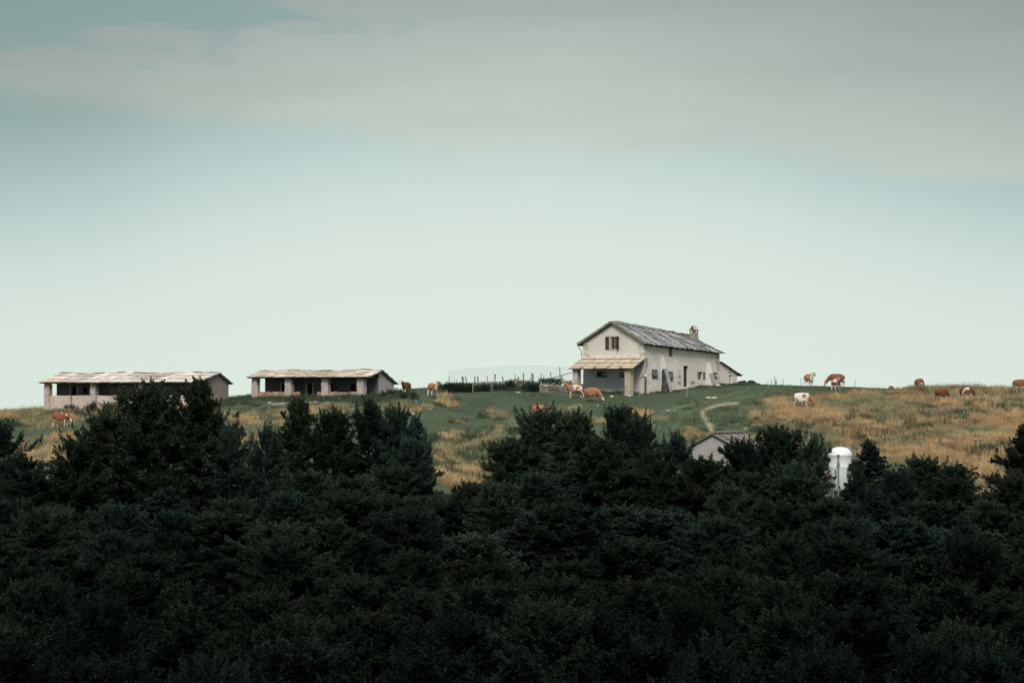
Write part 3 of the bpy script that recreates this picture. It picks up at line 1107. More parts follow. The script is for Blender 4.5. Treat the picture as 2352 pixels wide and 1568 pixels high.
for (x0, x1, y0, y1) in ((1398, 1440, 700, 858), (1517, 1562, 712, 868), (1745, 1786, 722, 850)):
    q = side_rect(x0, x1, y0, y1)
    slatted_leaf(house, lambda s, z, t, q=q: side_map(q[0] + (q[1] - q[0]) * s, z, .05 + t), 1, q[2], q[3], M['shutter_grey'], planks=2)


# buttresses against the long wall
def buttress(px_wall, top_y, toe_x, toe_y, thick, ub_shift, stained, cap_from):
    u0, zt_ = side_uz(*sz(px_wall, top_y))
    # toe position: distance out from the wall on the plane u = u0
    P = O3 + NU * u0
    q = hit_plane(*sz(toe_x, toe_y), P, NU)
    out = -float(np.dot(q - P, NV))
    zb = q[2] / (1 - TAP * u0)
    mb = MB()
    z_low = zb - 1.2
    slope = (zt_ - zb) / out
    o2 = out + 1.2 / slope
    prof = [(0, z_low), (o2, z_low), (out * .06, zt_), (0, zt_)]
    vs = [hm(u0, -n, z) for n, z in prof] + [hm(u0 + thick, -n, z) for n, z in prof]
    mb.add(vs, [(0, 1, 2, 3), (7, 6, 5, 4), (0, 4, 5, 1), (1, 5, 6, 2), (2, 6, 7, 3)])
    bt = mb.build('buttress', M['plaster_side'], house)
    # stained, weather-darkened facing on the lower part of the near cheek
    zc1 = zb + (zt_ - zb) * cap_from
    if stained:
        st = MB()
        pr = [(out * .02, z_low), (o2 * .985, z_low), (out * (1 - (zc1 - zb) / (zt_ - zb)) * .96, zc1), (out * .12, zc1 * .9)]
        vs = [hm(u0 - .012, -n, z) for n, z in pr] + [hm(u0 + .01, -n, z) for n, z in pr]
        st.add(vs, [(0, 1, 2, 3), (0, 4, 5, 1), (1, 5, 6, 2), (2, 6, 7, 3), (3, 7, 4, 0)])
        st.build('stained_face', M['stain'], bt)
    # grey stone capping on the slope
    cp = MB()

    def on(zz, n_off):
        n = out * (1 - (zz - zb) / (zt_ - zb))
        return n + n_off * .95, zz + n_off * .3
    vs = []
    for uu in (u0 - .05, u0 + thick + .05):
        for zz, off in ((z_low, .01), (z_low, .12), (zc1, .12), (zc1, .01)):
            n, z = on(zz, off)
            vs.append(hm(uu, -n, z))
    cp.add(vs, [(0, 1, 2, 3), (7, 6, 5, 4), (0, 4, 5, 1), (1, 5, 6, 2), (2, 6, 7, 3), (3, 7, 4, 0)])
    cp.build('capping', M['slab_grey'], bt)


buttress(578, 340, 775, 1115, .55, 0, True, .62)
buttress(1600, 495, 1745, 1045, .75, 0, False, .55)

# corner stones, proud of the plaster
rq = random.Random(5)
z = -1.2
while z < ZE - .5:
    hgt = rq.uniform(.28, .42)
    ln, lg = rq.uniform(.5, 1.1), rq.uniform(.3, .7)
    if rq.random() < .75:
        q = MB()
        q.box(hm, -.015, lg, -.015, .001, z, z + hgt - .04)
        q.build('corner_stone', M['quoin'], house)
        if z > PORCH_TOP:
            q = MB()
            q.box(hm, -.014, .001, .02, ln, z, z + hgt - .04)
            q.build('corner_stone', M['quoin'], house)
            q = MB()
            q.box(hm, -.014, .001, HW - ln, HW + .015, z, z + hgt - .05)
            q.build('corner_stone', M['quoin'], house)
    if z < ZE - 1 and rq.random() < .75:
        q = MB()
        q.box(hm, HL - ln, HL + .01, -.015, .001, z + .8, z + .8 + hgt - .04)
        q.build('corner_stone', M['quoin'], house)
    z += hgt

# main roof
OV, OE = .45, .55
sl = (ZR - ZE) / (HW / 2)
Lr = math.hypot(HW / 2 + OE, (HW / 2 + OE) * sl)


def roof_right(a, b_, n):       # a along u, b up the slope from the right eave
    d = (HW / 2 + OE) * b_ / Lr
    nn = math.hypot(1, sl)
    p = hm(-OV + a, -OE + d - n * sl / nn, ZE - OE * sl + d * sl + .06 + n / nn)
    return p


def roof_left(a, b_, n):
    d = (HW / 2 + OE) * b_ / Lr
    nn = math.hypot(1, sl)
    return hm(-OV + a, HW + OE - d + n * sl / nn, ZE - OE * sl + d * sl + .06 + n / nn)


RLEN = HL + 2 * OV
rb_ = MB()
rb_.hexa([roof_right(.1, .15, -.16), roof_right(.1, Lr, -.16), roof_right(RLEN - .1, Lr, -.16), roof_right(RLEN - .1, .15, -.16),
          roof_right(.1, .15, -.05), roof_right(.1, Lr, -.05), roof_right(RLEN - .1, Lr, -.05), roof_right(RLEN - .1, .15, -.05)])
rb_.hexa([roof_left(.1, .15, -.16), roof_left(RLEN - .1, .15, -.16), roof_left(RLEN - .1, Lr, -.16), roof_left(.1, Lr, -.16),
          roof_left(.1, .15, -.05), roof_left(RLEN - .1, .15, -.05), roof_left(RLEN - .1, Lr, -.05), roof_left(.1, Lr, -.05)])
roof = rb_.build('roof', M['beam'], house)
rand_slab_roof(roof, roof_right, RLEN, Lr, 3, 16, [M['slab_grey']] * 9 + [M['slab_lichen']], ribs=([M['slab_edge'], M['slab_edge'], M['slab_grey']], .92, .13, .15), seed=4, lip=.10, thick=.09)
rand_slab_roof(roof, roof_left, RLEN, Lr, 3, 14, [M['slab_grey'], M['slab_lichen']], seed=5, lip=.09, thick=.09)
# two pale new strips on the slope
for (ua, b0, b1) in ((9.35, Lr * .33, Lr * .72), (9.1, .02, Lr * .35)):
    q = MB()
    q.hexa([roof_right(ua, b0, .12), roof_right(ua + .1, b1, .10), roof_right(ua + .45, b1, .10), roof_right(ua + .35, b0, .12),
            roof_right(ua, b0, .22), roof_right(ua + .1, b1, .20), roof_right(ua + .45, b1, .20), roof_right(ua + .35, b0, .22)])
    q.build('cover_slab', M['slab_bright'], roof)
# verge stones up the front gable
for side in (roof_right, roof_left):
    for k in range(5):
        b0, b1 = Lr * k / 5 - .05, Lr * (k + 1) / 5
        q = MB()
        q.hexa([side(-.10, b0, -.06), side(-.10, b1, -.08), side(.35, b1, -.08), side(.35, b0, -.06),
                side(-.10, b0, .20), side(-.10, b1, .15), side(.35, b1, .15), side(.35, b0, .20)])
        q.build('verge_slab', M['slab_lichen'], roof)
# ridge stones
k = 0
u = -OV - .08
while u < HL + OV:
    ln = rq.uniform(.9, 1.5)
    hh = rq.choice([.10, .22, .26])
    q = MB()
    mp_ = lambda a, v, z: hm(a, v, z)
    q.box(mp_, u, min(u + ln, HL + OV), HW / 2 - .42, HW / 2 + .42, ZR + .02, ZR + .06 + hh)
    q.build('ridge_stone', M['slab_lichen'] if (k < 1 or k > 10) else M['slab_grey'], roof)
    u += ln + .04
    k += 1
# eave corbels
for k in range(15):
    uu = .2 + k * 1.2
    q = MB()
    q.box(hm, uu, uu + .18, -OE + .12, .02, ZE - OE * sl * .75 - .22, ZE - OE * sl * .75 - .05)
    q.build('rafter_end', M['wood'], roof)

# chimney with little gabled stone cap
cu, cv = HL - .35, HW / 2 - .95
cz = ZR - .85


def cm(a, b_, z):
    p = HO + DU * (cu + a * .82) + DV * (cv + b_ * .82)
    k_ = 1 - TAP * cu
    return np.array([p[0], p[1], cz * k_ + z * .88])


q = MB()
q.hexa([cm(-.62, -.62, -.3), cm(-.62, .62, -.3), cm(.62, .62, -.3), cm(.62, -.62, -.3), cm(-.5, -.5, 1.25), cm(-.5, .5, 1.25), cm(.5, .5, 1.25), cm(.5, -.5, 1.25)])
chim = q.build('chimney', M['slab_lichen'], roof)
for a, b_ in ((-.42, -.42), (-.42, .42), (.42, .42), (.42, -.42), (-.42, 0), (.42, 0)):
    q_ = MB()
    q_.box(cm, a - .09, a + .09, b_ - .09, b_ + .09, 1.25, 1.72)
    q_.build('chimney_post', M['slab_lichen'], house)
q_ = MB()
q_.box(cm, -.66, .66, -.66, .66, 1.72, 1.80)
q_.build('chimney_slab', M['slab_lichen'], house)
for s_ in (-1, 1):
    q_ = MB()
    q_.hexa([cm(-.5, s_ * .52, 1.80), cm(-.5, s_ * .44, 1.80), cm(.5, s_ * .44, 1.80), cm(.5, s_ * .52, 1.80),
             cm(-.5, s_ * .06, 2.42), cm(-.5, -s_ * .03, 2.42), cm(.5, -s_ * .03, 2.42), cm(.5, s_ * .06, 2.42)])
    q_.build('chimney_cap', M['slab_cream'], house)

# gutter and downpipe at the left eave
gl = MB()
e0 = hm(-.4, HW + OE + .08, ZE - OE * sl - .05)
e1 = hm(4.0, HW + OE + .08, ZE - OE * sl - .05)
gl.tube([e0, e1], .07, 8)
gut = gl.build('gutter', M['metal'], house)
gl = MB()
gl.tube([hm(-.2, HW + OE + .05, ZE - OE * sl - .08), hm(-.2, HW + OE, ZE - OE * sl - .35), hm(-.2, HW + .12, ZE - OE * sl - .75), hm(-.2, HW + .12, PORCH_TOP - .1)], .05, 8)
gl.build('downpipe', M['metal'], gut)

# ---- front lean-to porch
PD = 2.95                                        # depth of the porch
z_top = gab_vz(*gz(700, 772))[1]
z_eave = at(*gz(600, 972), 361)[2]
psl = (z_top - z_eave) / PD
PL = math.hypot(PD, PD * psl)
v_lo, v_hi = -.35, HW + .25


def porch_map(a, b_, n):        # a from left to right = decreasing v
    d = PD * b_ / PL
    nn = math.hypot(1, psl)
    return hm(-PD + d - n * psl / nn, v_hi - a, (z_eave + d * psl + n / nn))


PW = v_hi - v_lo
q = MB()
q.hexa([porch_map(.1, .1, -.14), porch_map(.1, PL, -.14), porch_map(PW - .1, PL, -.14), porch_map(PW - .1, .1, -.14),
        porch_map(.1, .1, -.05), porch_map(.1, PL, -.05), porch_map(PW - .1, PL, -.05), porch_map(PW - .1, .1, -.05)])
proof = q.build('porch_roof', M['beam'], house)
rand_slab_roof(proof, porch_map, PW, PL, 2, 5, [M['slab_cream']], name='roof_slab', seed=12, lip=.14, thick=.11, jit=.03, gap=.075)
# joint cover stones showing at the eave
for k in range(1, 5):
    q = MB()
    a = PW * k / 5 + .1
    q.hexa([porch_map(a - .22, -.18, .10), porch_map(a - .22, .1, .10), porch_map(a + .22, .1, .10), porch_map(a + .22, -.18, .10),
            porch_map(a - .18, -.16, .20), porch_map(a - .18, .08, .20), porch_map(a + .18, .08, .20), porch_map(a + .18, -.16, .20)])
    q.build('joint_stone', M['slab_lichen'], proof)
# steep upper course against the wall
zf = gab_vz(*gz(700, 702))[1]
ed = [.2, 1.7, 4.0, 7.4, 9.35]
for k in range(4):
    q = MB()
    va, vb = HW - (ed[k] - .2) - .02, HW - (ed[k + 1] - .2) + .02
    q.hexa([hm(-.52, va, z_top - .06), hm(-.05, va, z_top - .1), hm(-.05, vb, z_top - .1), hm(-.52, vb, z_top - .06),
            hm(-.30, va, zf - .04), hm(-.003, va, zf), hm(-.003, vb, zf), hm(-.30, vb, zf - .04)])
    q.build('upper_slab', M['slab_white'], proof)
# pillars
for (x0, x1, yb, mt, lab) in ((942, 1042, 1500, M['pier_rust'], 1), (-48, 42, 1500, M['pier'], 0)):
    P = O3 - NU * (PD - .35)
    pa = hit_plane(*gz(x0, 1000), P, NU)
    pb_ = hit_plane(*gz(x1, 1000), P, NU)
    va, vb = float(np.dot(pa - O3, NV)), float(np.dot(pb_ - O3, NV))
    q = MB()
    uf = -(PD - .35)
    zz = H0
    n_c = 12
    rr = random.Random(4 + lab)
    z_hi = z_eave + .12
    for c in range(n_c):
        c0, c1 = zz + (z_hi - zz) * c / n_c, zz + (z_hi - zz) * (c + 1) / n_c
        j = rr.uniform(-.012, .012)
        q.box(hm, uf + j, uf + .85 + j, vb + j, va + j, c0 + .008, c1 - .008)
    q.box(hm, uf + .03, uf + .82, vb + .03, va - .03, zz, z_hi)
    q.build('pillar', mt, house)
q = MB()
q.box(hm, -PD + .32, -PD + .62, v_lo + .2, v_hi - .2, z_eave + .02 + .05, z_eave + .30)
q.build('beam', M['beam'], house)
for vv_ in (v_lo + .45, v_hi - .5):
    q = MB()
    q.hexa([hm(-PD + .4, vv_ - .1, z_eave + .02), hm(-PD + .4, vv_ + .1, z_eave + .02), hm(-.02, vv_ + .1, z_top - .55), hm(-.02, vv_ - .1, z_top - .55),
            hm(-PD + .4, vv_ - .1, z_eave + .22), hm(-PD + .4, vv_ + .1, z_eave + .22), hm(-.02, vv_ + .1, z_top - .30), hm(-.02, vv_ - .1, z_top - .30)])
    q.build('beam', M['beam'], house)
for k in range(7):
    vv_ = .9 + k * 1.25
    q = MB()
    q.hexa([hm(-PD + .2, vv_ - .06, z_eave + .0), hm(-PD + .2, vv_ + .06, z_eave + .0), hm(-.02, vv_ + .06, z_top - .32), hm(-.02, vv_ - .06, z_top - .32),
            hm(-PD + .2, vv_ - .06, z_eave + .12), hm(-PD + .2, vv_ + .06, z_eave + .12), hm(-.02, vv_ + .06, z_top - .18), hm(-.02, vv_ - .06, z_top - .18)])
    q.build('rafter', M['wood'], house)

# ---- small rear annex
ua0, _ = side_uz(*sz(2004, 700))
ua1, _ = side_uz(*sz(2287, 900))
_, za0 = side_uz(*sz(2030, 500))
_, za1 = side_uz(*sz(2287, 755))
HLx = HL
rd = side_rect(2100, 2168, 775, 1010)
rw = side_rect(2100, 2155, 722, 745)


def atop(u_):
    return za0 + (za1 - za0) * (u_ - HLx) / (ua1 - HLx)


w = MB()
hole_panel(w, side_map, [HLx, ua1], [H0, za1 - .05, za0 + .1], [rd, rw], .22, atop)
w.build('annex_wall', M['plaster_side'], house)
w = MB()
w.add([hm(ua1, 0, H0), hm(ua1, 6, H0), hm(ua1, 6, za1), hm(ua1, 0, za1)], [(0, 1, 2, 3)])
w.build('annex_wall', M['plaster_side'], house)
w = MB()
w.box(lambda a, n, z: side_map(a, z, n), rd[0], rd[1], -.2, -.14, rd[2], rd[3])
w.build('annex_door', M['plaster_grey'], house)
w = MB()
w.box(lambda a, n, z: side_map(a, z, n), rw[0] - .1, rw[1] + .1, -.25, -.2, rw[2] - .1, rw[3] + .1)
w.build('vent_slot', M['dark'], house)
surround(house, side_map, rd, .12, .03, M['patch_plaster'], nm='door_surround')
aR = ua1 + .9 - HLx
asl = (za0 - za1) / (ua1 - HLx)
AL = math.hypot(aR, aR * asl)


def annex_map(a, b_, n):
    d = aR * b_ / AL
    nn = math.hypot(1, asl)
    return hm(ua1 + .9 - d + n * asl / nn, -.35 + a, za1 - .9 * asl + d * asl + .05 + n / nn)


q = MB()
q.hexa([annex_map(.1, .05, -.10), annex_map(6.2, .05, -.10), annex_map(6.2, AL - .02, -.10), annex_map(.1, AL - .02, -.10),
        annex_map(.1, .05, -.03), annex_map(6.2, .05, -.03), annex_map(6.2, AL - .02, -.03), annex_map(.1, AL - .02, -.03)])
ar_ = q.build('annex_roof', M['slab_edge'], house)
rand_slab_roof(ar_, annex_map, 6.4, AL, 2, 5, [M['slab_edge']], seed=33, lip=.12, thick=.12)


# ------------------------------------------------------------------ open-fronted stone sheds
def shed(name, label, x_left, y_eave, Y_left, length, v_in, v_ridge, v_back, z_eave, z_ridge, z_rear, z_par, pier_u, bays, mats, doors, wall_mat, seed, cols, par_mat, courses):
    du = np.array([.866, -.5])
    dv = np.array([.5, .866])
    o = at(x_left, y_eave, Y_left)[:2]

    def m(u, v, z):
        p = o + du * u + dv * v
        return np.array([p[0], p[1], z])
    g0 = -5.0
    root = thing(name, label, 'shed', m(length / 2, 1, float(zt(*m(length / 2, 1, 0)[:2]))))
    rr = random.Random(seed)
    u_w = .55
    # inner wall with openings (doors: u0, u1, z0, z1)
    w = MB()
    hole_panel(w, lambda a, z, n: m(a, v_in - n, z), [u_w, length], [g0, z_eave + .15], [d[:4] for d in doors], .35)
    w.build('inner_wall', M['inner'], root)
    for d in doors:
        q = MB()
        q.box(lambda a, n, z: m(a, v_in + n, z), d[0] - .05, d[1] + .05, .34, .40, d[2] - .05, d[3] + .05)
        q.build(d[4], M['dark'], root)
        if d[4] == 'doorway':
            f_ = MB()
            f_.box(lambda a, n, z: m(a, v_in - n, z), d[0] - .16, d[0], -.02, .05, d[2], d[3] + .12)
            f_.box(lambda a, n, z: m(a, v_in - n, z), d[1], d[1] + .14, -.02, .05, d[2], d[3] + .12)
            f_.build('door_frame', M['plaster_grey'], root)

    # gables and back wall
    def gtop(v):
        if v < v_ridge:
            return z_eave + (z_ridge - z_eave) * (v + .5) / (v_ridge + .5)
        return z_ridge + (z_rear - z_ridge) * (v - v_ridge) / (v_back + .45 - v_ridge)
    for uu in (length, u_w):
        w = MB()
        w.add([m(uu, v_in, g0), m(uu, v_back, g0), m(uu, v_back, gtop(v_back) - .05), m(uu, v_ridge, z_ridge - .05), m(uu, v_in, gtop(v_in) - .05)], [(0, 1, 2, 3, 4)])
        w.build('gable_wall', wall_mat, root)
    w = MB()
    w.add([m(u_w, v_back, g0), m(length, v_back, g0), m(length, v_back, gtop(v_back)), m(u_w, v_back, gtop(v_back))], [(0, 1, 2, 3)])
    w.build('back_wall', wall_mat, root)
    # piers of stacked blocks
    for (p0, p1) in pier_u:
        q = MB()
        zz = g0
        while zz < z_eave - .28:
            hgt = rr.uniform(.24, .38)
            top = min(zz + hgt, z_eave - .05)
            j = rr.uniform(-.04, .04)
            j2 = rr.uniform(-.035, .035)
            q.box(m, p0 + j, p1 + j2, j2, .72 + j, zz + .012, top - .012)
            zz += hgt
        q.box(m, p0 + .05, p1 - .05, .05, .66, g0, z_eave - .04)
        q.build('pier', M['pier'], root)
    # parapet slabs
    for (a0, a1, n_) in bays:
        for k in range(n_):
            b0 = a0 + (a1 - a0) * k / n_ + .03
            b1 = a0 + (a1 - a0) * (k + 1) / n_ - .03
            zt1, zt2 = z_par + rr.uniform(-.06, .06), z_par + rr.uniform(-.06, .06)
            q = MB()
            q.hexa([m(b0, .22, g0), m(b0, .44, g0), m(b1, .44, g0), m(b1, .22, g0), m(b0 + rr.uniform(0, .04), .24, zt1), m(b0, .42, zt1), m(b1, .42, zt2), m(b1 - rr.uniform(0, .04), .24, zt2)])
            q.build('parapet_slab', par_mat, root)
    q = MB()
    q.box(m, -.25, length - .05, .18, .52, z_eave - .04, z_eave + .18)
    q.build('beam', M['beam'], root)
    # side beam at the open end and at the far gable
    for uu in (.1, length - .35):
        q = MB()
        q.box(m, uu, uu + .2, .2, v_in + .1, z_eave - .02, z_eave + .14)
        q.build('beam', M['beam'], root)

    A = length + .9
    rf = v_ridge + .5
    s1 = (z_ridge - z_eave) / rf
    B1 = math.hypot(rf, rf * s1)

    def fm(a, b_, n):
        d = rf * b_ / B1
        nn = math.hypot(1, s1)
        sag = .07 * math.sin(a * .55 + seed) + .04 * math.sin(a * 1.3)
        return m(-.5 + a, -.5 + d - n * s1 / nn, z_eave + .12 + d * s1 + n / nn + sag * (b_ / B1) ** .5)
    rk = v_back + .45 - v_ridge
    s2 = (z_ridge - z_rear) / rk
    B2 = math.hypot(rk, rk * s2)

    def bm_(a, b_, n):
        d = rk * b_ / B2
        nn = math.hypot(1, s2)
        sag = .07 * math.sin(a * .55 + seed) + .04 * math.sin(a * 1.3)
        return m(-.5 + a, v_back + .45 - d + n * s2 / nn, z_rear + .12 + d * s2 + n / nn + sag * (b_ / B2) ** .5)
    q = MB()
    ns = 14
    for k in range(ns):
        a0, a1 = .1 + (A - .2) * k / ns, .1 + (A - .2) * (k + 1) / ns
        q.hexa([fm(a0, .1, -.16), fm(a0, B1, -.16), fm(a1, B1, -.16), fm(a1, .1, -.16), fm(a0, .1, -.05), fm(a0, B1, -.05), fm(a1, B1, -.05), fm(a1, .1, -.05)])
        q.hexa([bm_(a0, .1, -.16), bm_(a1, .1, -.16), bm_(a1, B2, -.16), bm_(a0, B2, -.16), bm_(a0, .1, -.05), bm_(a1, .1, -.05), bm_(a1, B2, -.05), bm_(a0, B2, -.05)])
    roof_ = q.build('roof', M['beam'], root)
    rand_slab_roof(roof_, fm, A, B1, courses, cols, mats, seed=seed, lip=.17, thick=.12, jit=.22, gap=.08)
    rand_slab_roof(roof_, bm_, A, B2, courses, cols, [M['slab_grey'], M['slab_edge']], seed=seed + 1, lip=.11, thick=.1, jit=.2)
    a = -.05
    while a < A:
        ln = rr.uniform(1.2, 1.9)
        c = fm(min(a, A), B1, 0)
        e = fm(min(a + ln, A), B1, 0)
        hh = rr.uniform(.10, .17)
        q = MB()
        d3 = np.array([dv[0], dv[1], 0]) * .36
        q.hexa([c - d3, c + d3, e + d3, e - d3, c - d3 + [0, 0, hh], c + d3 + [0, 0, hh], e + d3 + [0, 0, hh], e - d3 + [0, 0, hh]])
        q.build('ridge_stone', rr.choice([M['slab_lichen'], M['slab_pink']]), roof_)
        a += ln + .04
    return root, m


def z1(zx, zy):
    return (140 + zx / 2.8) / 1.7415, (1460 + zy / 2.8) / 1.7415


def z2(zx, zy):
    return (960 + zx / 2.8) / 1.7415, (1440 + zy / 2.8) / 1.7415


K1 = 2.8 * 30.6 * .866       # zoomed pixels per metre along the front


def uz1(zx):
    return (zx - 98) / K1


shed('long_cattle_shed', 'long low open-fronted stone cattle shed at far left with brown rendered gable', *z1(98, 205), 377.0, 25.2, 2.0, 4.35, 6.7,
     .60, 1.82, .42, -.98,
     [(0, .85), (uz1(675), uz1(738)), (15.4, 16.25), (uz1(1865), uz1(1925))],
     [(.85, uz1(418), 1), (uz1(428), uz1(672), 1), (uz1(740), 15.35, 3), (16.3, uz1(1600), 1), (uz1(1610), uz1(1860), 1)],
     [M['slab_pink']] * 5 + [M['slab_cream'], M['slab_white'], M['slab_white']],
     [(3.0, 4.0, -5, .2, 'doorway'), (5.0, 5.7, -.7, .1, 'window_opening'), (11.2, 12.1, -5, .2, 'doorway'), (13.0, 13.6, -.6, .0, 'window_opening'), (17.5, 18.4, -5, .2, 'doorway'), (20.5, 21.2, -.6, .1, 'window_opening')],
     M['gable_mauve'], 21, 15, M['parapet'], 3)


def uz2(zx):
    return (zx - 128) / (2.8 * 30.9 * .866)


shed('short_cattle_shed', 'shorter open-fronted stone cattle shed with four piers between long shed and farmhouse', *z2(128, 200), 373.0, uz2(1500), 2.3, 2.75, 6.0,
     1.28, 2.13, .42, -.50,
     [(0, .9), (uz2(525), uz2(598)), (uz2(952), uz2(1027)), (uz2(1362), uz2(1440))],
     [(.9, uz2(362), 2), (uz2(362), uz2(522), 2), (uz2(600), uz2(690), 1), (uz2(888), uz2(950), 1), (uz2(1030), uz2(1150), 2), (uz2(1155), uz2(1360), 2)],
     [M['slab_cream']] * 2 + [M['slab_pink']] * 4 + [M['slab_white']],
     [(uz2(455) - 1.2, uz2(515) - 1.2, -5, .55, 'doorway'), (uz2(415) - 1.2, uz2(440) - 1.2, .0, .25, 'vent'), (uz2(760) - 1.2, uz2(825) - 1.2, -5, .55, 'doorway'),
      (uz2(690) - 1.2, uz2(712) - 1.2, -.1, .15, 'vent'), (uz2(1015) - 1.2, uz2(1070) - 1.2, -.6, .55, 'window_opening'), (uz2(1095) - 1.2, uz2(1118) - 1.2, 0, .2, 'vent'), (uz2(1262) - 1.2, uz2(1325) - 1.2, -.45, .55, 'window_opening')],
     M['gable_grey'], 43, 12, M['parapet_red'], 3)

# ------------------------------------------------------------------ little stone hut behind the trees
HUY = 312.0


def z7(zx, zy):
    return (2650 + zx / 2.767) / 1.7415, (1680 + zy / 2.767) / 1.7415


hap = at(*z7(560, 138), HUY + 2.2)
HUW = 7.6


def hum(u, v, z):
    p = hap[:2] + DU * u + DV * v
    return np.array([p[0], p[1], hap[2] + z])


hut = thing('stone_hut', 'small stone hut with low gabled slab roof half hidden by the tree tops', 'hut', hum(3, 0, -4))
w = MB()
w.add([hum(0, -3.8, -7), hum(0, 3.8, -7), hum(0, 3.8, -1.95), hum(0, 0, -.15), hum(0, -3.8, -1.95)], [(0, 1, 2, 3, 4)])
w.add([hum(0, -3.8, -7), hum(6, -3.8, -7), hum(6, -3.8, -1.95), hum(0, -3.8, -1.95)], [(0, 1, 2, 3)])
w.add([hum(0, 3.8, -7), hum(6, 3.8, -7), hum(6, 3.8, -1.95), hum(0, 3.8, -1.95)], [(0, 1, 2, 3)])
w.add([hum(6, -3.8, -7), hum(6, 3.8, -7), hum(6, 3.8, -1.95), hum(6, 0, -.15), hum(6, -3.8, -1.95)], [(0, 1, 2, 3, 4)])
w.build('wall', M['gable_grey'], hut)
hsl = 1.8 / 3.8
HB = math.hypot(4.3, 4.3 * hsl)


def hut_r(a, b_, n):
    d = 4.3 * b_ / HB
    return hum(-.35 + a, -4.3 + d - n * .42, -2.1 + d * hsl * .98 + n * .9)


def hut_l(a, b_, n):
    d = 4.3 * b_ / HB
    return hum(-.35 + a, 4.3 - d + n * .42, -2.1 + d * hsl * .98 + n * .9)


q = MB()
q.hexa([hut_r(.1, .1, -.13), hut_r(.1, HB, -.13), hut_r(6.5, HB, -.13), hut_r(6.5, .1, -.13), hut_r(.1, .1, -.04), hut_r(.1, HB, -.04), hut_r(6.5, HB, -.04), hut_r(6.5, .1, -.04)])
q.hexa([hut_l(.1, .1, -.13), hut_l(6.5, .1, -.13), hut_l(6.5, HB, -.13), hut_l(.1, HB, -.13), hut_l(.1, .1, -.04), hut_l(6.5, .1, -.04), hut_l(6.5, HB, -.04), hut_l(.1, HB, -.04)])
hr = q.build('roof', M['beam'], hut)
rand_slab_roof(hr, hut_r, 6.6, HB, 3, 8, [M['slab_lichen'], M['slab_lichen'], M['pier']], ribs=([M['slab_edge']], .8, .10, .13), seed=71, lip=.08)
rand_slab_roof(hr, hut_l, 6.6, HB, 3, 6, [M['slab_lichen']], seed=72, lip=.08)
for k in range(4):
    q = MB()
    q.box(hum, -.4 + k * 1.65, 1.2 + k * 1.65, -.35, .35, .0, .12 + .05 * (k % 2))
    q.build('ridge_stone', M['slab_lichen'], hr)

# ------------------------------------------------------------------ white feed silo
SY = 300.0


def z8(zx, zy):
    return (3250 + zx / 6.27) / 1.7415, (1750 + zy / 6.27) / 1.7415


sc = at(*z8(695, 228), SY)
rsil = (at(*z8(992, 500), SY)[0] - at(*z8(397, 500), SY)[0]) / 2
z_dome = at(*z8(695, 425), SY)[2]
z_seam = at(*z8(695, 730), SY)[2]
z_bot = at(*z8(695, 1290), SY)[2]
sgz = float(zt(sc[0], SY))
silo = thing('feed_silo', 'white rounded feed silo with grey pipe standing behind the trees on the right', 'silo', (sc[0], SY, sgz))
prof = []
for k in range(9):
    a = math.pi / 2 * k / 8
    prof.append((rsil * math.sin(a) ** .9 if k else .001, z_dome + (sc[2] - z_dome) * math.cos(a)))
prof += [(rsil * 1.004, z_dome - .01), (rsil * 1.004, z_dome - .05), (rsil * .998, z_dome - .06), (rsil * 1.0, z_seam + .06), (rsil * 1.008, z_seam), (rsil * .985, z_seam - .08), (rsil * .95, z_seam - .45), (rsil * .66, z_bot), (rsil * .5, z_bot - .3), (.001, z_bot - .25)]


def lathe(prof, cx_, cy_, n=40):
    vs, fs = [], []
    for r_, z_ in prof:
        for k in range(n):
            vs.append((cx_ + r_ * math.cos(2 * math.pi * k / n), cy_ + r_ * math.sin(2 * math.pi * k / n), z_))
    for i in range(len(prof) - 1):
        for k in range(n):
            fs.append((i * n + k, i * n + (k + 1) % n, (i + 1) * n + (k + 1) % n, (i + 1) * n + k))
    return vs, fs


vs, fs = lathe(prof, sc[0], SY)
link_mesh('tank', vs, fs, M['fibreglass'], silo, True)
q = MB()
px_ = at(*z8(610, 500), SY)[0]
zt0, zt1_ = at(*z8(610, 410), SY)[2], at(*z8(610, 1330), SY)[2]
q.tube([(px_, SY - rsil - .12, zt0), (px_, SY - rsil - .12, sgz)], .085, 8)
q.box(lambda a, b_, c: np.array([px_ + a, SY - rsil - .2 + b_, c]), -.17, .17, 0, .12, zt0 - .16, zt0 - .02)
q.box(lambda a, b_, c: np.array([px_ + a, SY - rsil - .2 + b_, c]), -.17, .17, 0, .12, zt0 - 1.15, zt0 - .85)
q.build('front_pipe', M['zinc'], silo)
q = MB()
xa = sc[0] + rsil + .07
pts = [(sc[0] + rsil * .55, SY, sc[2] - .10), (sc[0] + rsil * .85, SY, sc[2] - .12), (xa - .02, SY, sc[2] - .35), (xa + .03, SY, sc[2] - .7), (xa + .03, SY, sgz)]
q.tube(pts, .06, 8)
q.build('side_pipe', M['zinc'], silo)
q = MB()
lx0, lx1 = at(*z8(1100, 500), SY)[0], at(*z8(1168, 500), SY)[0]
for lx in (lx0, lx1):
    q.tube([(lx, SY, sc[2] - .35), (lx, SY, sgz)], .022, 6)
zz = sgz + .3
while zz < sc[2] - .4:
    q.tube([(lx0, SY, zz), (lx1, SY, zz)], .014, 5)
    zz += .35
lad = q.build('ladder', M['zinc'], silo)
q = MB()
for zz in (sc[2] - .75, sc[2] - 1.5, sc[2] - 2.3):
    q.tube([(xa, SY, zz), (lx0, SY, zz), (lx1 + .1, SY - .3, zz), (lx1 + .3, SY, zz), (lx1, SY + .2, zz)], .014, 5)
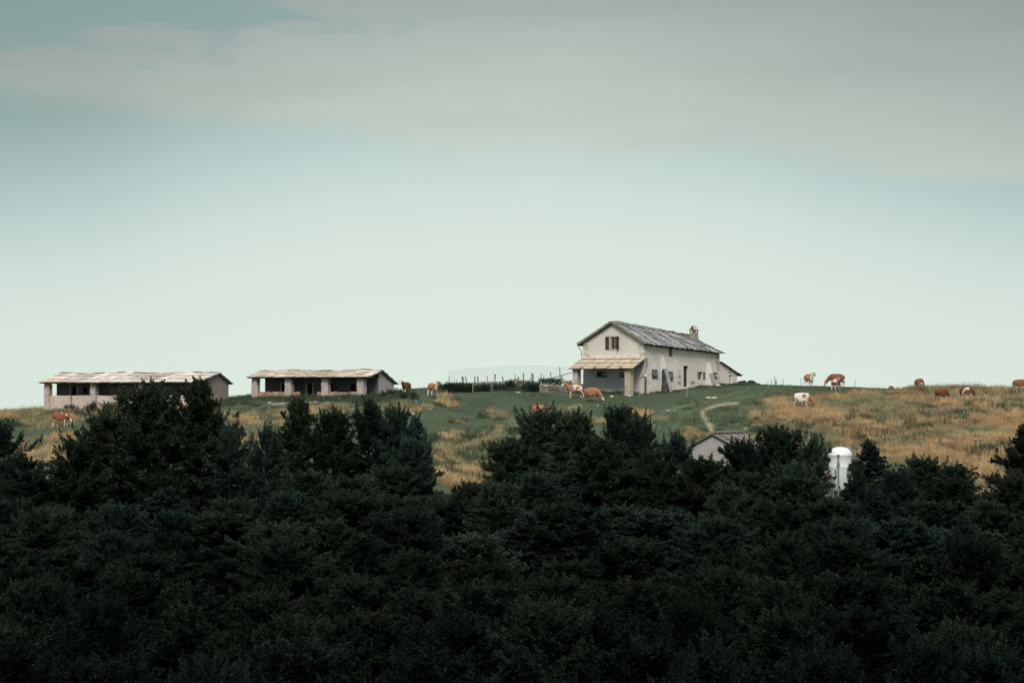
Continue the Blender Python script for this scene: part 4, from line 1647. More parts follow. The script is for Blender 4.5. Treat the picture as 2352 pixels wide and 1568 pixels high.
q.tube([(lx1 + .05, SY, sc[2] - .35), (lx0 - .1, SY, sc[2] + .15)], .014, 5)
q.tube([(lx0, SY, sc[2] - .45), (lx1 + .1, SY, sc[2] + .12)], .014, 5)
q.build('ladder_cage', M['zinc'], lad)
for k in range(4):
    a = math.pi / 4 + k * math.pi / 2
    q = MB()
    q.tube([(sc[0] + rsil * .95 * math.cos(a), SY + rsil * .95 * math.sin(a), z_bot + (.2 if math.sin(a) < 0 else 1.5)), (sc[0] + rsil * .95 * math.cos(a), SY + rsil * .95 * math.sin(a), sgz - .3)], .06, 6)
    q.build('leg', M['zinc'], silo)
q = MB()
q.tube([(sc[0] - .1, SY, sc[2] - .02), (sc[0] - .1, SY, sc[2] + .12)], .09, 8)
q.tube([(sc[0] - .1, SY, sc[2] + .12), (sc[0] - .1, SY, sc[2] + .45)], .012, 5)
q.build('lid', M['metal'], silo)


# ------------------------------------------------------------------ trees
def crown_mesh(name, seed, H=12.0, Rr=5.0, base=.10, limbs=85, per=11, leaves=55, leaf=.28, narrow=False, mat=None, shoots=1.0, topel=72):
    rs = np.random.RandomState(seed)
    C, A_, Lsec = [], [], []
    wood = []
    for i in range(limbs):
        t_ = (i + rs.rand()) / limbs
        zs = H * (base + (.93 - base) * t_ ** .85)
        prof_ = (1 - t_) ** .55 if narrow else math.sqrt(max(0, 1 - ((t_ - .22) / .86) ** 2)) * (1 - .25 * t_ ** 3)
        L = Rr * max(prof_, .16) * rs.uniform(.62, 1.25)
        az = i * 2.39996 + rs.normal(0, .5)
        el = R(np.interp(t_, [0, .5, .8, 1], [8, 24, 46, topel] if not narrow else [-8, 5, 20, topel]) + rs.normal(0, 12))
        dh = np.array([math.cos(az), math.sin(az), 0])
        hor, ver = L * math.cos(el), L * math.sin(el)
        zs = min(zs, H - ver * .9 - .2)
        n = 6
        s = np.linspace(0, 1, n)
        bend = rs.normal(0, .12)
        side = np.array([-dh[1], dh[0], 0])
        P = np.array([0, 0, zs]) + np.outer(s * hor, dh) + np.outer(s ** 1.35 * ver - .10 * L * (s ** 2) * (1 - t_), [0, 0, 1]) + np.outer(np.sin(s * 3) * bend * L * .4, side)
        wood.append((P, .10 * (1 - .75 * t_) + .015))
        ns = per
        ss = rs.uniform(.12, 1.0, ns) ** .75
        for k in range(ns):
            q = ss[k] * (n - 1)
            i0 = min(int(q), n - 2)
            o = P[i0] + (P[i0 + 1] - P[i0]) * (q - i0)
            sg = 1 if rs.rand() < .5 else -1
            a2 = az + sg * R(rs.uniform(15, 75)) * (1 - .6 * ss[k])
            e2 = R(rs.uniform(-14, 44) + 38 * max(0, t_ - .45))
            l2 = min(max(.32 * L * (1.25 - ss[k]), .5), 1.9) * rs.uniform(.7, 1.3)
            d2 = np.array([math.cos(a2) * math.cos(e2), math.sin(a2) * math.cos(e2), math.sin(e2)])
            m_ = int(leaves * rs.uniform(.6, 1.3) * (.4 + .6 * min(l2, 1.6)))
            qq = rs.rand(m_) ** .7
            wdt = (.30 * l2 * np.sin(np.clip(qq, .05, 1) * 2.9) + .06)
            lat = rs.normal(0, 1, m_) * wdt
            sd = np.array([-math.sin(a2), math.cos(a2), 0])
            c = o + np.outer(qq * l2, d2) + np.outer(lat, sd) + np.outer(rs.normal(0, .09, m_) - .12 * qq ** 2 * (1 - t_) - .1 * np.abs(lat), [0, 0, 1])
            C.append(c)
            A_.append(np.tile(d2, (m_, 1)) + rs.normal(0, .5, (m_, 3)))
        # upright leafy shoots at the limb ends
        if rs.rand() < shoots * (.25 + t_):
            for k in range(rs.randint(1, 4)):
                l3 = rs.uniform(.35, 1.15) * (.5 + .7 * t_)
                d3 = np.array([dh[0] * .35, dh[1] * .35, 1.0]) + np.append(rs.normal(0, .25, 2), 0)
                d3 /= np.linalg.norm(d3)
                o = P[-1] + rs.normal(0, .25, 3)
                m_ = int(60 * l3 + 10)
                qq = rs.rand(m_)
                c = o + np.outer(qq * l3, d3) + rs.normal(0, 1, (m_, 3)) * (.16 * (1.1 - qq))[:, None]
                C.append(c)
                A_.append(np.tile(d3, (m_, 1)) + rs.normal(0, .35, (m_, 3)))
    C = np.concatenate(C)
    C[:, 2] = np.maximum(C[:, 2], H * .02)
    A_ = np.concatenate(A_)
    m_ = len(C)
    A_ /= np.linalg.norm(A_, axis=1)[:, None]
    Nn = np.array([0, 0, 1.0]) + rs.normal(0, .55, (m_, 3))
    B_ = np.cross(Nn, A_)
    B_ /= (np.linalg.norm(B_, axis=1)[:, None] + 1e-6)
    ln = (leaf * rs.uniform(.6, 1.3, m_))[:, None]
    v = np.stack([C - A_ * ln * .5, C + B_ * ln * .27, C + A_ * ln * .5, C - B_ * ln * .27], 1)
    f = np.arange(m_ * 4).reshape(m_, 4)
    cm_ = fast_mesh(name + '_crown', v.reshape(-1, 3), faces4=f, mat=mat or M['leaf'])
    tb = MB()
    tb.tube([(0, 0, -1.5), (0.1, 0, H * .25), (-.08, .1, H * .55), (0, 0, H * .93)], [.34, .26, .15, .02], 7)
    for P, r0 in wood[::2]:
        tb.tube(P[::1], [r0 * (1 - .17 * j) for j in range(len(P))], 4, cap=False)
    tm = bpy.data.meshes.new(name + '_trunk')
    tm.from_pydata([tuple(q) for q in tb.v], [], tb.f)
    tm.materials.append(M['bark'])
    return cm_, tm, m_, float(np.percentile(C[:, 2], 99.8)), float(np.percentile(np.hypot(C[:, 0], C[:, 1]), 96))


M['leaf_vignette'] = leaf_mat('vignetted_leaves', (.010, .019, .013, 1), (.015, .024, .015, 1), (.035, .04, .022, 1))  # leaf colour darkened on the lower rows to imitate lens vignetting
M['leaf_vignette2'] = leaf_mat('vignetted_leaves_deep', (.006, .012, .010, 1), (.009, .016, .012, 1), (.02, .025, .015, 1))  # deeper step of that painted vignette, for the bottom rows of any species
VAR = []
tot = 0
for k in range(7):
    c_, t_, n_, zz_, rr0 = crown_mesh('beech_tree', 100 + k, 12, [5.0, 4.6, 5.2, 4.2, 5.0, 4.4, 4.8][k], limbs=[112, 98, 118, 94, 110, 102, 106][k], per=18, leaves=66, leaf=.20,
                            mat=M['leaf'] if k % 3 else M['leaf_dark'], shoots=[1, .7, 1.2, 1, .6, 1.4, 1][k], topel=[72, 60, 80, 78, 65, 82, 70][k])
    VAR.append((c_, t_, rr0, zz_))
    tot += n_
SPR = []
for k in range(2):
    c_, t_, n_, zz_, rr0 = crown_mesh('spruce_tree', 200 + k, 13, 3.4, limbs=130, per=10, leaves=48, leaf=.24, narrow=True, mat=M['leaf_blue'], shoots=.5, topel=75)
    SPR.append((c_, t_, rr0, zz_))
    tot += n_
BSH = []
for k in range(3):
    c_, t_, n_, zz_, rr0 = crown_mesh('bush', 300 + k, 2.0, 1.25, base=.02, limbs=26, per=7, leaves=26, leaf=.13, mat=M['bush'], shoots=1.6)
    BSH.append((c_, t_, rr0, zz_))
print('leaves', tot)


def plant(name, var, px, top, wpx, Y, label, cat, group=None, rot=None, gz_=None, lean=0, leafm=None):
    p = at(px, top, Y)
    g = float(zt(p[0], Y)) if gz_ is None else gz_
    hgt = max(p[2] - g, 1.0)
    cmesh, tmesh, r0, h0 = var
    wid = wpx * Y / F
    sx = wid / (2 * r0 * 1.02)
    szz = hgt / (h0 * .985)
    root = bpy.data.objects.new(name, None)
    COL.objects.link(root)
    root.location = (p[0], Y, g)
    root.rotation_euler = (lean, 0, random.uniform(0, 6.28) if rot is None else rot)
    root.scale = (sx, sx, szz)
    root['label'] = label
    root['category'] = cat
    if group:
        root['group'] = group
    for nm, ms in (('crown', cmesh), ('trunk', tmesh)):
        o = bpy.data.objects.new(nm, ms)
        COL.objects.link(o)
        o.parent = root
        if leafm and nm == 'crown':
            o.material_slots[0].link = 'OBJECT'
            o.material_slots[0].material = leafm
    return root


EDGE = [  # px, top, width, Y, variant, kind, label
    (-8, 972, 170, 288, 0, 'b', 'dark tree cut by the left picture edge, in front of the golden slope'),
    (52, 1052, 130, 286, 3, 'b', 'lower dark tree beside the one at the left picture edge'),
    (345, 886, 200, 287, 2, 'b', 'tall dark tree rising in front of the middle of the long cattle shed'),
    (458, 880, 180, 289, 5, 'b', 'tall dark tree with ragged tips hiding the right part of the long shed'),
    (245, 948, 170, 285, 4, 'b', 'dark tree with left-leaning tips below the second pier of the long shed'),
    (185, 1010, 150, 283, 1, 'b', 'dark tree just below and right of the cow on the far left slope'),
    (528, 985, 110, 286, 6, 'b', 'dark tree with a drooping right flank below the brown gable wall'),
    (612, 984, 90, 284, 3, 'b', 'small dark treetop alone on the slope left of the short shed'),
    (690, 922, 135, 289, 5, 'b', 'pointed dark tree in front of the doorway of the short shed'),
    (765, 945, 120, 287, 1, 'b', 'dark tree between the pointed tree and the forked tree under the short shed'),
    (848, 925, 110, 289, 3, 'b', 'dark tree with open forked limbs below the right pier of the short shed'),
    (912, 938, 105, 288, 6, 'b', 'dark tree leaning right above the golden gap in the wood'),
    (955, 960, 70, 286, 3, 's', 'slim young tree with tiered boughs left of the golden gap'),
    (945, 1010, 120, 284, 0, 'b', 'broad dark tree whose right boughs edge the golden gap'),
    (1080, 1112, 130, 282, 2, 'b', 'low rounded dark tree closing the bottom of the golden gap'),
    (1243, 940, 150, 288, 4, 'b', 'dark tree whose tips hide the lying tan cow'),
    (1178, 1012, 150, 286, 2, 'b', 'spreading dark tree with left boughs over the golden gap'),
    (1325, 950, 120, 289, 1, 'b', 'dark tree in the middle of the clump below the farmhouse'),
    (1424, 938, 115, 290, 0, 'b', 'dark round-topped tree below the rust-streaked porch pillar'),
    (1465, 955, 95, 288, 6, 'b', 'brownish dark tree at the right end of the clump below the farmhouse'),
    (1385, 1010, 160, 284, 5, 'b', 'dark tree filling the clump below the round-topped tree'),
    (1552, 998, 105, 287, 3, 'b', 'small pointed dark tree directly left of the stone hut'),
    (1500, 1035, 90, 285, 4, 'b', 'low dark tree between the farmhouse clump and the small pointed tree'),
    (1618, 1052, 130, 283, 1, 'b', 'low dark tree hiding the lower wall of the stone hut'),
    (1705, 1012, 125, 286, 6, 'b', 'dark tree in front of the hut roof'),
    (1785, 985, 150, 288, 2, 'b', 'tall bushy dark tree between the hut and the white silo'),
    (1868, 1006, 80, 287, 5, 'b', 'dark tree with upright twin tips just left of the white silo'),
    (1822, 1062, 120, 284, 1, 'b', 'dark tree whose right boughs overlap the foot of the white silo'),
    (1998, 1018, 95, 288, 0, 's', 'narrow dark conifer-like tree just right of the white silo'),
    (1968, 1078, 58, 285, 3, 'b', 'small dark tree in front of the right side of the white silo'),
    (2118, 1050, 130, 287, 4, 'b', 'dark tree in the dip right of the narrow tree'),
    (2195, 1068, 120, 286, 1, 'b', 'dark flat-topped tree second from the tall tree at the right edge'),
    (2360, 978, 150, 288, 5, 'b', 'tall dark tree cut by the right picture edge'),
    (2300, 1135, 110, 284, 6, 'b', 'low dark tree beside the tall tree at the right picture edge'),
    (2215, 1185, 90, 262, 1, 's', 'thin-limbed conifer with bare whiskery twigs in the wood at lower right'),
]
for (px, top, wpx, Y, vi, kd, lab) in EDGE:
    var = VAR[vi] if kd == 'b' else SPR[vi % 2]
    plant('beech_tree' if kd == 'b' else 'conifer_tree', var, px, top, wpx * 1.32, Y, lab, 'tree', 'trees along the upper edge of the wood')

rt = random.Random(11)
rows = [(1075, 283, 180, 115, None), (1135, 275, 215, 130, None), (1195, 266, 250, 150, None), (1265, 254, 280, 165, None), (1335, 241, 315, 185, None), (1415, 226, 350, 205, None), (1500, 209, 390, 230, None), (1600, 191, 430, 260, None)]
for ri, (top, Y, wpx, step, gap) in enumerate(rows):
    x = -60 + rt.uniform(0, step * .5) + (ri % 2) * step * .4
    while x < 2420:
        tp = top + rt.uniform(-42, 34)
        xx = x + rt.uniform(-.15, .15) * step
        ok = True
        if ri == 0:
            # keep the openings over the golden slope, the silo and the right-hand gap
            if 70 < xx < 120 or 960 < xx < 1175 or 1560 < xx < 1680 or 1850 < xx < 2010 or 2215 < xx < 2300:
                ok = False
            tp = top + rt.uniform(-10, 30)
        if ri == 1 and (960 < xx < 1140 or 1850 < xx < 1980 or xx > 2200):
            tp = max(tp, 1150)
        if ok:
            sp = rt.random() < .08
            var = SPR[rt.randrange(2)] if sp else VAR[rt.randrange(7)]
            colm = 'under the long shed' if xx < 560 else 'under the short shed' if xx < 960 else 'under the golden gap' if xx < 1150 else 'under the farmhouse' if xx < 1560 else 'under the hut' if xx < 1850 else 'under the silo' if xx < 2050 else 'under the right-hand slope'
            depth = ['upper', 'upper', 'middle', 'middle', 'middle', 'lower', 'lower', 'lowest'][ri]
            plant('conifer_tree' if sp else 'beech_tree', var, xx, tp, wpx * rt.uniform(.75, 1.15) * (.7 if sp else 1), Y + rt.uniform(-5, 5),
                  leafm=None if ri < 3 else (M['leaf_vignette'] if ri + rt.uniform(-.9, .9) < 5 else M['leaf_vignette2']), label=
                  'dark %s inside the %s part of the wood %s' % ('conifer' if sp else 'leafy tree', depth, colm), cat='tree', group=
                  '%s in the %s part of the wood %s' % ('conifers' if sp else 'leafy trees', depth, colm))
        x += step * rt.uniform(.8, 1.1)

# ------------------------------------------------------------------ bushes near the walls


def z3(zx, zy):
    return (1780 + zx / 4.2) / 1.7415, (1460 + zy / 4.2) / 1.7415


def foot(zx):
    zy = np.interp(zx, [0, 450, 900, 1200, 1450, 2150], [462, 458, 436, 425, 455, 455])
    return float(hit(*z3(zx, zy))[1])


def zf3(zx, zy, back=0.0):
    return at(*z3(zx, zy), foot(zx) + back)


BUSHES = [
    (*z3(20, 262), 34, 381, 'dark bush at the left end of the overgrown wall'),
    (*z3(120, 255), 40, 380, 'dark bush behind the first stake of the overgrown wall'),
    (*z3(230, 265), 40, 379.5, 'dark bush below the thick leaning post'),
    (*z3(350, 280), 38, 379, 'dark bush left of the pale wooden post'),
    (*z3(430, 285), 30, 379.5, 'dark bush touching the pale wooden post'),
    (*z3(560, 300), 34, 379, 'dark bush right of the pale wooden post'),
    (*z3(700, 275), 28, 379.5, 'dark bush in front of the orange lichened wall'),
    (*z3(850, 305), 20, 379, 'dark bush in front of the wall below the flared post'),
    (*z3(960, 350), 24, 378.5, 'low dark bush at the foot of the middle of the wall'),
    (*z3(1100, 205), 26, 380.5, 'upright dark bush left of the stacked stone pier'),
    (*z3(1060, 330), 22, 379, 'low dark bush at the foot of the upright one'),
    (*z3(1440, 235), 34, 378.5, 'tall dark juniper bush at the left end of the pale capped wall'),
    (*z3(1530, 240), 34, 378, 'broad dark juniper bush beside the tall one at the pale capped wall'),
    (*z3(1340, 345), 24, 378, 'low dark bush left of the junipers'),
    (*z3(1700, 400), 26, 379, 'low scrub at the foot of the pale capped wall'),
    (*z3(1960, 395), 22, 379, 'small scrub at the foot of the capped wall near the spotted cow'),
    (*z3(1640, 215), 32, 384, 'bush growing behind the pale capped wall under the slanting pole'),
    (*z3(1760, 240), 32, 384, 'bush behind the pale capped wall left of the tallest stake'),
    (*z3(1880, 255), 32, 384, 'bush behind the pale capped wall next to the porch'),
    (*z2(1680, 320), 30, 362, 'bush growing at the foot of the grey gable of the short shed'),
    (*z2(1610, 360), 24, 361, 'low bush under the grey gable wall'),
    (*z2(1830, 385), 26, 358, 'dark low bush in front of the white-faced cow'),
    (*z2(1940, 400), 26, 357, 'flat low bush right of the dark one in front of the white-faced cow'),
    (*z1(640, 400), 36, 361, 'low bush at the foot of the second pier of the long shed'),
    (*z1(830, 395), 50, 360, 'wide low bush below the long parapet of the shed'),
    (*z1(985, 375), 30, 361, 'greyish bush at the right end of the visible parapet'),
    (*z1(400, 430), 40, 366, 'low bush in the gap between the first two parapet slabs'),
    (*z7(1790 - 600, 40), 22, 325, 'small grey bush on the slope right of the trodden path'),
]
for i, (px, py, wpx, Y, lab) in enumerate(BUSHES):
    zx_ = (px * 1.7415 - 1780) * 4.2
    if 376 < Y < 383:
        Y = foot(zx_) + .3 + (i % 3) * .35
        py += 2.5
    plant('bush', BSH[i % 3], px, py, wpx, Y, lab, 'bush', 'bushes around the farm')

# ------------------------------------------------------------------ dry stone walls on the skyline


def stone_wall(label, pts, hts, thick, mat, capmat, seed, name='dry_stone_wall', cap=True):
    """pts: plan points; stones laid in courses, each one its own object"""
    rr = random.Random(seed)
    root = thing(name, label, 'wall', (pts[0][0], pts[0][1], float(zt(pts[0][0], pts[0][1]))))
    for i in range(len(pts) - 1):
        a, b_ = np.array(pts[i]), np.array(pts[i + 1])
        L = np.linalg.norm(b_ - a)
        d = (b_ - a) / L
        nrm = np.array([-d[1], d[0]])
        s = 0.0
        while s < L:
            ln = rr.uniform(.32, .7)
            e = min(s + ln, L)
            mid = a + d * (s + e) / 2
            g = float(zt(*mid)) - .25
            top = hts[i] + (hts[i + 1] - hts[i]) * (s / L) + rr.uniform(-.08, .08)
            zz = g
            k = 0
            while zz < top - .1:
                hgt = rr.uniform(.15, .26)
                t_ = min(zz + hgt, top)
                s0 = s + rr.uniform(-.1, .1) * (k % 2)
                e0 = e + rr.uniform(-.1, .08) * (k % 2)
                o1 = rr.uniform(-.05, .05)
                q = MB()
                jit = lambda: np.array([rr.uniform(-.03, .03) for _ in range(3)])

                def pt(s_, n_, z_):
                    p = a + d * s_ + nrm * n_
                    return np.array([p[0], p[1], z_]) + jit()
                q.hexa([pt(s0, -thick / 2 + o1, zz), pt(s0, thick / 2, zz), pt(e0 - .03, thick / 2, zz), pt(e0 - .03, -thick / 2 + o1, zz),
                        pt(s0, -thick / 2 + o1, t_ - .02), pt(s0, thick / 2, t_ - .02), pt(e0 - .03, thick / 2, t_ - .02), pt(e0 - .03, -thick / 2 + o1, t_ - .02)])
                last = t_ >= top - .1
                q.build('stone', capmat if (last and cap) else mat, root)
                zz = t_
                k += 1
            s = e
    return root


def zz3(zx, zy, Y):
    return at(*z3(zx, zy), Y)


a0, a1, a2, a3 = zf3(470, 303, 1.5), zf3(760, 282, 1.5), zf3(1010, 252, 1.5), zf3(1125, 240, 1.5)
stone_wall('overgrown dry stone wall with orange lichen running behind the dark bushes', [a0[:2], a1[:2], a2[:2], a3[:2]], [a0[2], a1[2], a2[2], a3[2]], .6, M['drystone'], M['slab_lichen'], 3)
a0, a1 = zf3(1128, 225, .8), zf3(1212, 228, .8)
stone_wall('short pier of stacked flat stones between the bushes and the leaning post', [a0[:2], a1[:2]], [a0[2], a1[2]], .7, M['drystone'], M['drystone_cap'], 4, name='stone_pier')
a0, a1, a2 = zf3(1235, 250, 1.5), zf3(1420, 258, 1.5), zf3(1590, 300, 1.5)
stone_wall('low rough stone wall between the stacked pier and the junipers', [a0[:2], a1[:2], a2[:2]], [a0[2], a1[2], a2[2]], .6, M['drystone'], M['drystone_cap'], 5)
a0, a1 = zf3(1590, 320, 0), zf3(2150, 330, 0)
stone_wall('low stone wall with pale capping running up to the porch', [a0[:2], a1[:2]], [a0[2], a1[2]], .5, M['drystone'], M['drystone_cap'], 6)
a0, a1 = zz3(1860, 258, 386), zz3(2140, 258, 386)
stone_wall('low wall behind the capped one, left of the porch', [a0[:2], a1[:2]], [a0[2], a1[2]], .5, M['drystone'], M['drystone'], 7)
a0, a1 = at(618, 929.5, 352), at(725, 927, 351)
for (x0, x1, yy, lab, sd) in ((618, 672, 931, 'crumbling line of grey stones in the weeds below the short shed', 8), (690, 730, 928, 'short row of pale stones right of the crumbling line', 9)):
    p0, p1 = hit(x0, yy), hit(x1, yy)
    stone_wall(lab, [p0[:2], p1[:2]], [p0[2] + .38, p1[2] + .38], .6, M['drystone'], M['drystone_cap'], sd, name='stone_row')
p0, p1 = hit(1622, 914), hit(1650, 914)
stone_wall('row of small pale stones on the grass right of the white stake', [p0[:2], p1[:2]], [p0[2] + .2, p1[2] + .2], .4, M['white_stone'], M['white_stone'], 10, name='stone_row')

# ------------------------------------------------------------------ netting fence on the skyline
fy = 386.0
pA = zz3(60, 270, fy)
fence = thing('netting_fence', 'tall sagging wire netting fence with uneven wooden stakes on the skyline left of the farmhouse', 'fence', (pA[0], fy, float(zt(pA[0], fy))))
q = MB()
topx = [60, 250, 600, 850, 1040, 1300, 1600, 1900, 2160]
topy = [85, 70, 45, 25, 12, 14, 10, 22, 45]
n_v = 118
rr = random.Random(2)
botz = 275
cols_ = []
for i in range(n_v):
    zx = 60 + (2100) * i / (n_v - 1) + rr.uniform(-4, 4)
    ty = np.interp(zx, topx, topy)
    k1, k2 = rr.uniform(-4, 4), rr.uniform(-7, 7)
    pts = [zz3(zx + k1, ty + rr.uniform(-3, 3), fy), zz3(zx + k2, ty + (botz - ty) * .35, fy + rr.uniform(-.1, .1)), zz3(zx - k2 * .6, ty + (botz - ty) * .7, fy), zz3(zx, botz + 25, fy)]
    cols_.append(pts)
    q.tube(pts, .006, 3, cap=False)
for j in range(9):
    f_ = j / 9.0
    pts = []
    for i in range(0, n_v, 3):
        c = cols_[i]
        s_ = f_ * 3
        k_ = min(int(s_), 2)
        pts.append(c[k_] + (c[k_ + 1] - c[k_]) * (s_ - k_) + np.array([0, 0, .02 * math.sin(i * .4 + j)]))
    q.tube(pts, .005, 3, cap=False)
net = q.build('netting', M['wire'], fence)
net['kind'] = 'stuff'
POSTS = [(68, 180, 68, 460, .045, 'wood'), (292, 195, 308, 300, .11, 'wood'), (340, 188, 372, 290, .07, 'wood'), (502, 188, 505, 300, .085, 'wood'), (552, 188, 556, 300, .085, 'wood_brown'),
         (706, 168, 718, 270, .05, 'wood'), (842, 150, 832, 260, .08, 'wood'), (962, 193, 980, 260, .08, 'wood'), (1176, 155, 1180, 240, .05, 'wood'), (1232, 195, 1216, 350, .075, 'wood'),
         (1318, 130, 1320, 262, .075, 'wood'), (1455, 130, 1448, 260, .055, 'wood'), (1476, 145, 1484, 260, .10, 'wood_brown'), (1610, 138, 1630, 240, .055, 'wood'), (1662, 168, 1668, 250, .05, 'wood'),
         (1770, 115, 1788, 250, .055, 'wood'), (1928, 32, 1942, 280, .06, 'wood'), (1966, 158, 1960, 270, .07, 'wood'), (1425, 215, 1425, 300, .05, 'wood'), (193, 235, 195, 300, .04, 'wood')]
for (x0, y0, x1, y1, r_, mt) in POSTS:
    q = MB()
    yy = fy - rr.uniform(1.5, 4)
    p0, p1 = zz3(x0, y0, yy), zz3(x1, y1 + 40, yy)
    mid = (p0 + p1) / 2 + np.array([rr.uniform(-.03, .03), 0, 0])
    q.tube([p1, mid, p0], [r_ * .9, r_ * .9, r_ * (1.25 if y0 in (150, 195) else .95)], 7)
    q.build('stake', M[mt], fence)
q = MB()
q.tube([zz3(1715, 240, 377), zz3(2140, 122, 373)], .045, 6)
pole = q.build('slanting_pole', M['wood'])
tag(pole, 'long thin grey pole leaning from the bushes up to the porch pillar', 'pole')
# pale post in front of the bushes
q = MB()
q.tube([zf3(466, 480, -.3), zf3(468, 300, -.3)], .05, 6)
tag(q.build('wooden_post', M['slab_cream']), 'pale orange wooden post standing in front of the overgrown wall', 'post')
# props leaning on the capped wall
for (x0, y0, x1, y1, lab) in ((1874, 310, 1880, 480, 'thin dark stick standing against the capped wall'), (1878, 380, 1902, 470, 'short stick leaning right against the capped wall')):
    q = MB()
    q.tube([zf3(x1, y1, -.8), zf3(x0, y0, -.4)], .035, 5)
    tag(q.build('stick', M['wood']), lab, 'stick')


# ------------------------------------------------------------------ single stakes
def z5(zx, zy):
    return (2950 + zx / 3.92) / 1.7415, (1440 + zy / 3.92) / 1.7415


def stake(px, top, bot, r_, mat, label, lean=0, group='stakes of the light fence on the right'):
    p = hit(px, bot)
    h_ = (bot - top) * p[1] / F
    q = MB()
    q.tube([(p[0], p[1], p[2] - .3), (p[0] + lean * .5, p[1], p[2] + h_ * .5), (p[0] + lean, p[1], p[2] + h_)], [r_, r_, r_ * .85], 6)
    o = q.build('stake', M[mat])
    tag(o, label, 'stake', group)
    return o


def st5(zx, y0, y1, r_, mat, label, lean=0):
    a, b_ = z5(zx, y0)
    stake(a, b_, z5(zx, y1)[1], r_, mat, label, lean)


st5(240, 355, 465, .035, 'wood', 'dark stake on the grass nearest the rear annex of the farmhouse')
st5(443, 348, 384, .03, 'wood', 'shortest dark stake on the skyline between the farmhouse and the cows')
st5(463, 332, 384, .03, 'wood', 'short dark stake just left of the pale stake on the skyline')
st5(483, 315, 430, .028, 'pale_wood', 'pale thin stake at the left of the skyline stake group')
st5(523, 282, 380, .04, 'wood', 'leaning dark stake right of the pale one on the skyline', .12)
st5(573, 315, 380, .04, 'wood', 'short leaning stake at the foot of the tallest crooked one', .1)
st5(605, 232, 376, .05, 'wood', 'tallest crooked stake of the skyline group', -.25)
st5(620, 268, 376, .05, 'wood_brown', 'thick crooked brown stake leaning against the tallest one', -.15)
st5(715, 290, 420, .035, 'wood_brown', 'upright reddish brown stake alone right of the skyline group')
st5(997, 270, 400, .035, 'wood_brown', 'brown stake with a small side twig left of the pale spotted cow', -.05)
st5(1365, 275, 392, .032, 'wood', 'dark stake left of the grazing brown cow on the crest')
st5(1845, 265, 400, .032, 'wood_brown', 'reddish stake right of the cow pair on the crest')
for (zx, y0, y1, lab, m_) in ((100, 1180, 1270, 'short white stake in front of the porch', 'pale_wood'), (1160, 1095, 1280, 'white stake on the grass below the farmhouse door', 'pale_wood'),
                             (1812, 1060, 1200, 'thin grey stake below the second buttress', 'wood'), (2290, 1000, 1125, 'thin grey stake in front of the annex corner', 'wood')):
    a, b_ = sz(zx, y0)
    stake(a, b_, sz(zx, y1)[1], .03, m_, lab, .03, 'stakes in front of the farmhouse')
a, b_ = z2(1998, 330)
stake(a, b_, z2(1998, 382)[1], .035, 'pale_wood', 'short white stake on the crest between two cows', 0, 'stakes in front of the farmhouse')
a, b_ = z2(1762, 300)
stake(a, b_, z2(1762, 385)[1], .05, 'wood', 'dark post beside the rear eave of the short shed', 0, 'stakes in front of the farmhouse')

# signpost at the corner of the house
sp_top = gz(1340, 1085)
pb0 = hit(gz(1340, 1452)[0], gz(1340, 1460)[1])
hs = (gz(0, 1455)[1] - gz(0, 1090)[1]) * pb0[1] / F
sg = thing('signpost', 'grey signpost with white crosswise boards at the corner of the farmhouse', 'signpost', pb0)
q = MB()
q.tube([(pb0[0], pb0[1], pb0[2] - .3), (pb0[0], pb0[1], pb0[2] + hs)], .11, 8)
q.build('post', M['wood'], sg)


def sbox(x0, x1, z0, z1_, y0, y1, mt, nm):
    q_ = MB()
    q_.box(lambda a, b_, c: np.array([pb0[0] + a, pb0[1] + b_, pb0[2] + c]), x0, x1, y0, y1, z0, z1_)
    q_.build(nm, M[mt], sg)


sbox(-.20, .22, hs - .16, hs + .10, -.12, -.08, 'board', 'board')
sbox(-.48, -.20, hs - .08, hs + .03, -.12, -.09, 'wood', 'arm')
sbox(.22, .48, hs - .08, hs + .03, -.12, -.09, 'wood', 'arm')
sbox(-.52, -.45, hs - .12, hs + .07, -.13, -.09, 'board', 'arm_tip')
sbox(.45, .52, hs - .12, hs + .07, -.13, -.09, 'board', 'arm_tip')
sbox(-.05, .05, hs - .42, hs - .30, -.10, -.075, 'red', 'plaque')

# bench plank by the door, white stone, rubble heap, odd stones
pbn = hit(*sz(1310, 1022))
bn = thing('plank_bench', 'low plank bench on stones against the long wall right of the door', 'bench', pbn)


def onaxis(mb, u0, u1, n0, n1, z0, z1_):
    c = pbn

    def mm(a, b_, z_):
        return np.array([c[0] + DU[0] * a + DV[0] * b_, c[1] + DU[1] * a + DV[1] * b_, c[2] + z_])
    mb.box(mm, u0, u1, n0, n1, z0, z1_)


q = MB()
onaxis(q, -.85, .95, -.2, .2, .22, .30)
q.build('seat', M['pale_wood'], bn)
for uu in (-.7, .0, .6):
    q = MB()
    onaxis(q, uu, uu + .2, -.15, .15, -.2, .22)
    q.build('leg', M['drystone_cap'], bn)


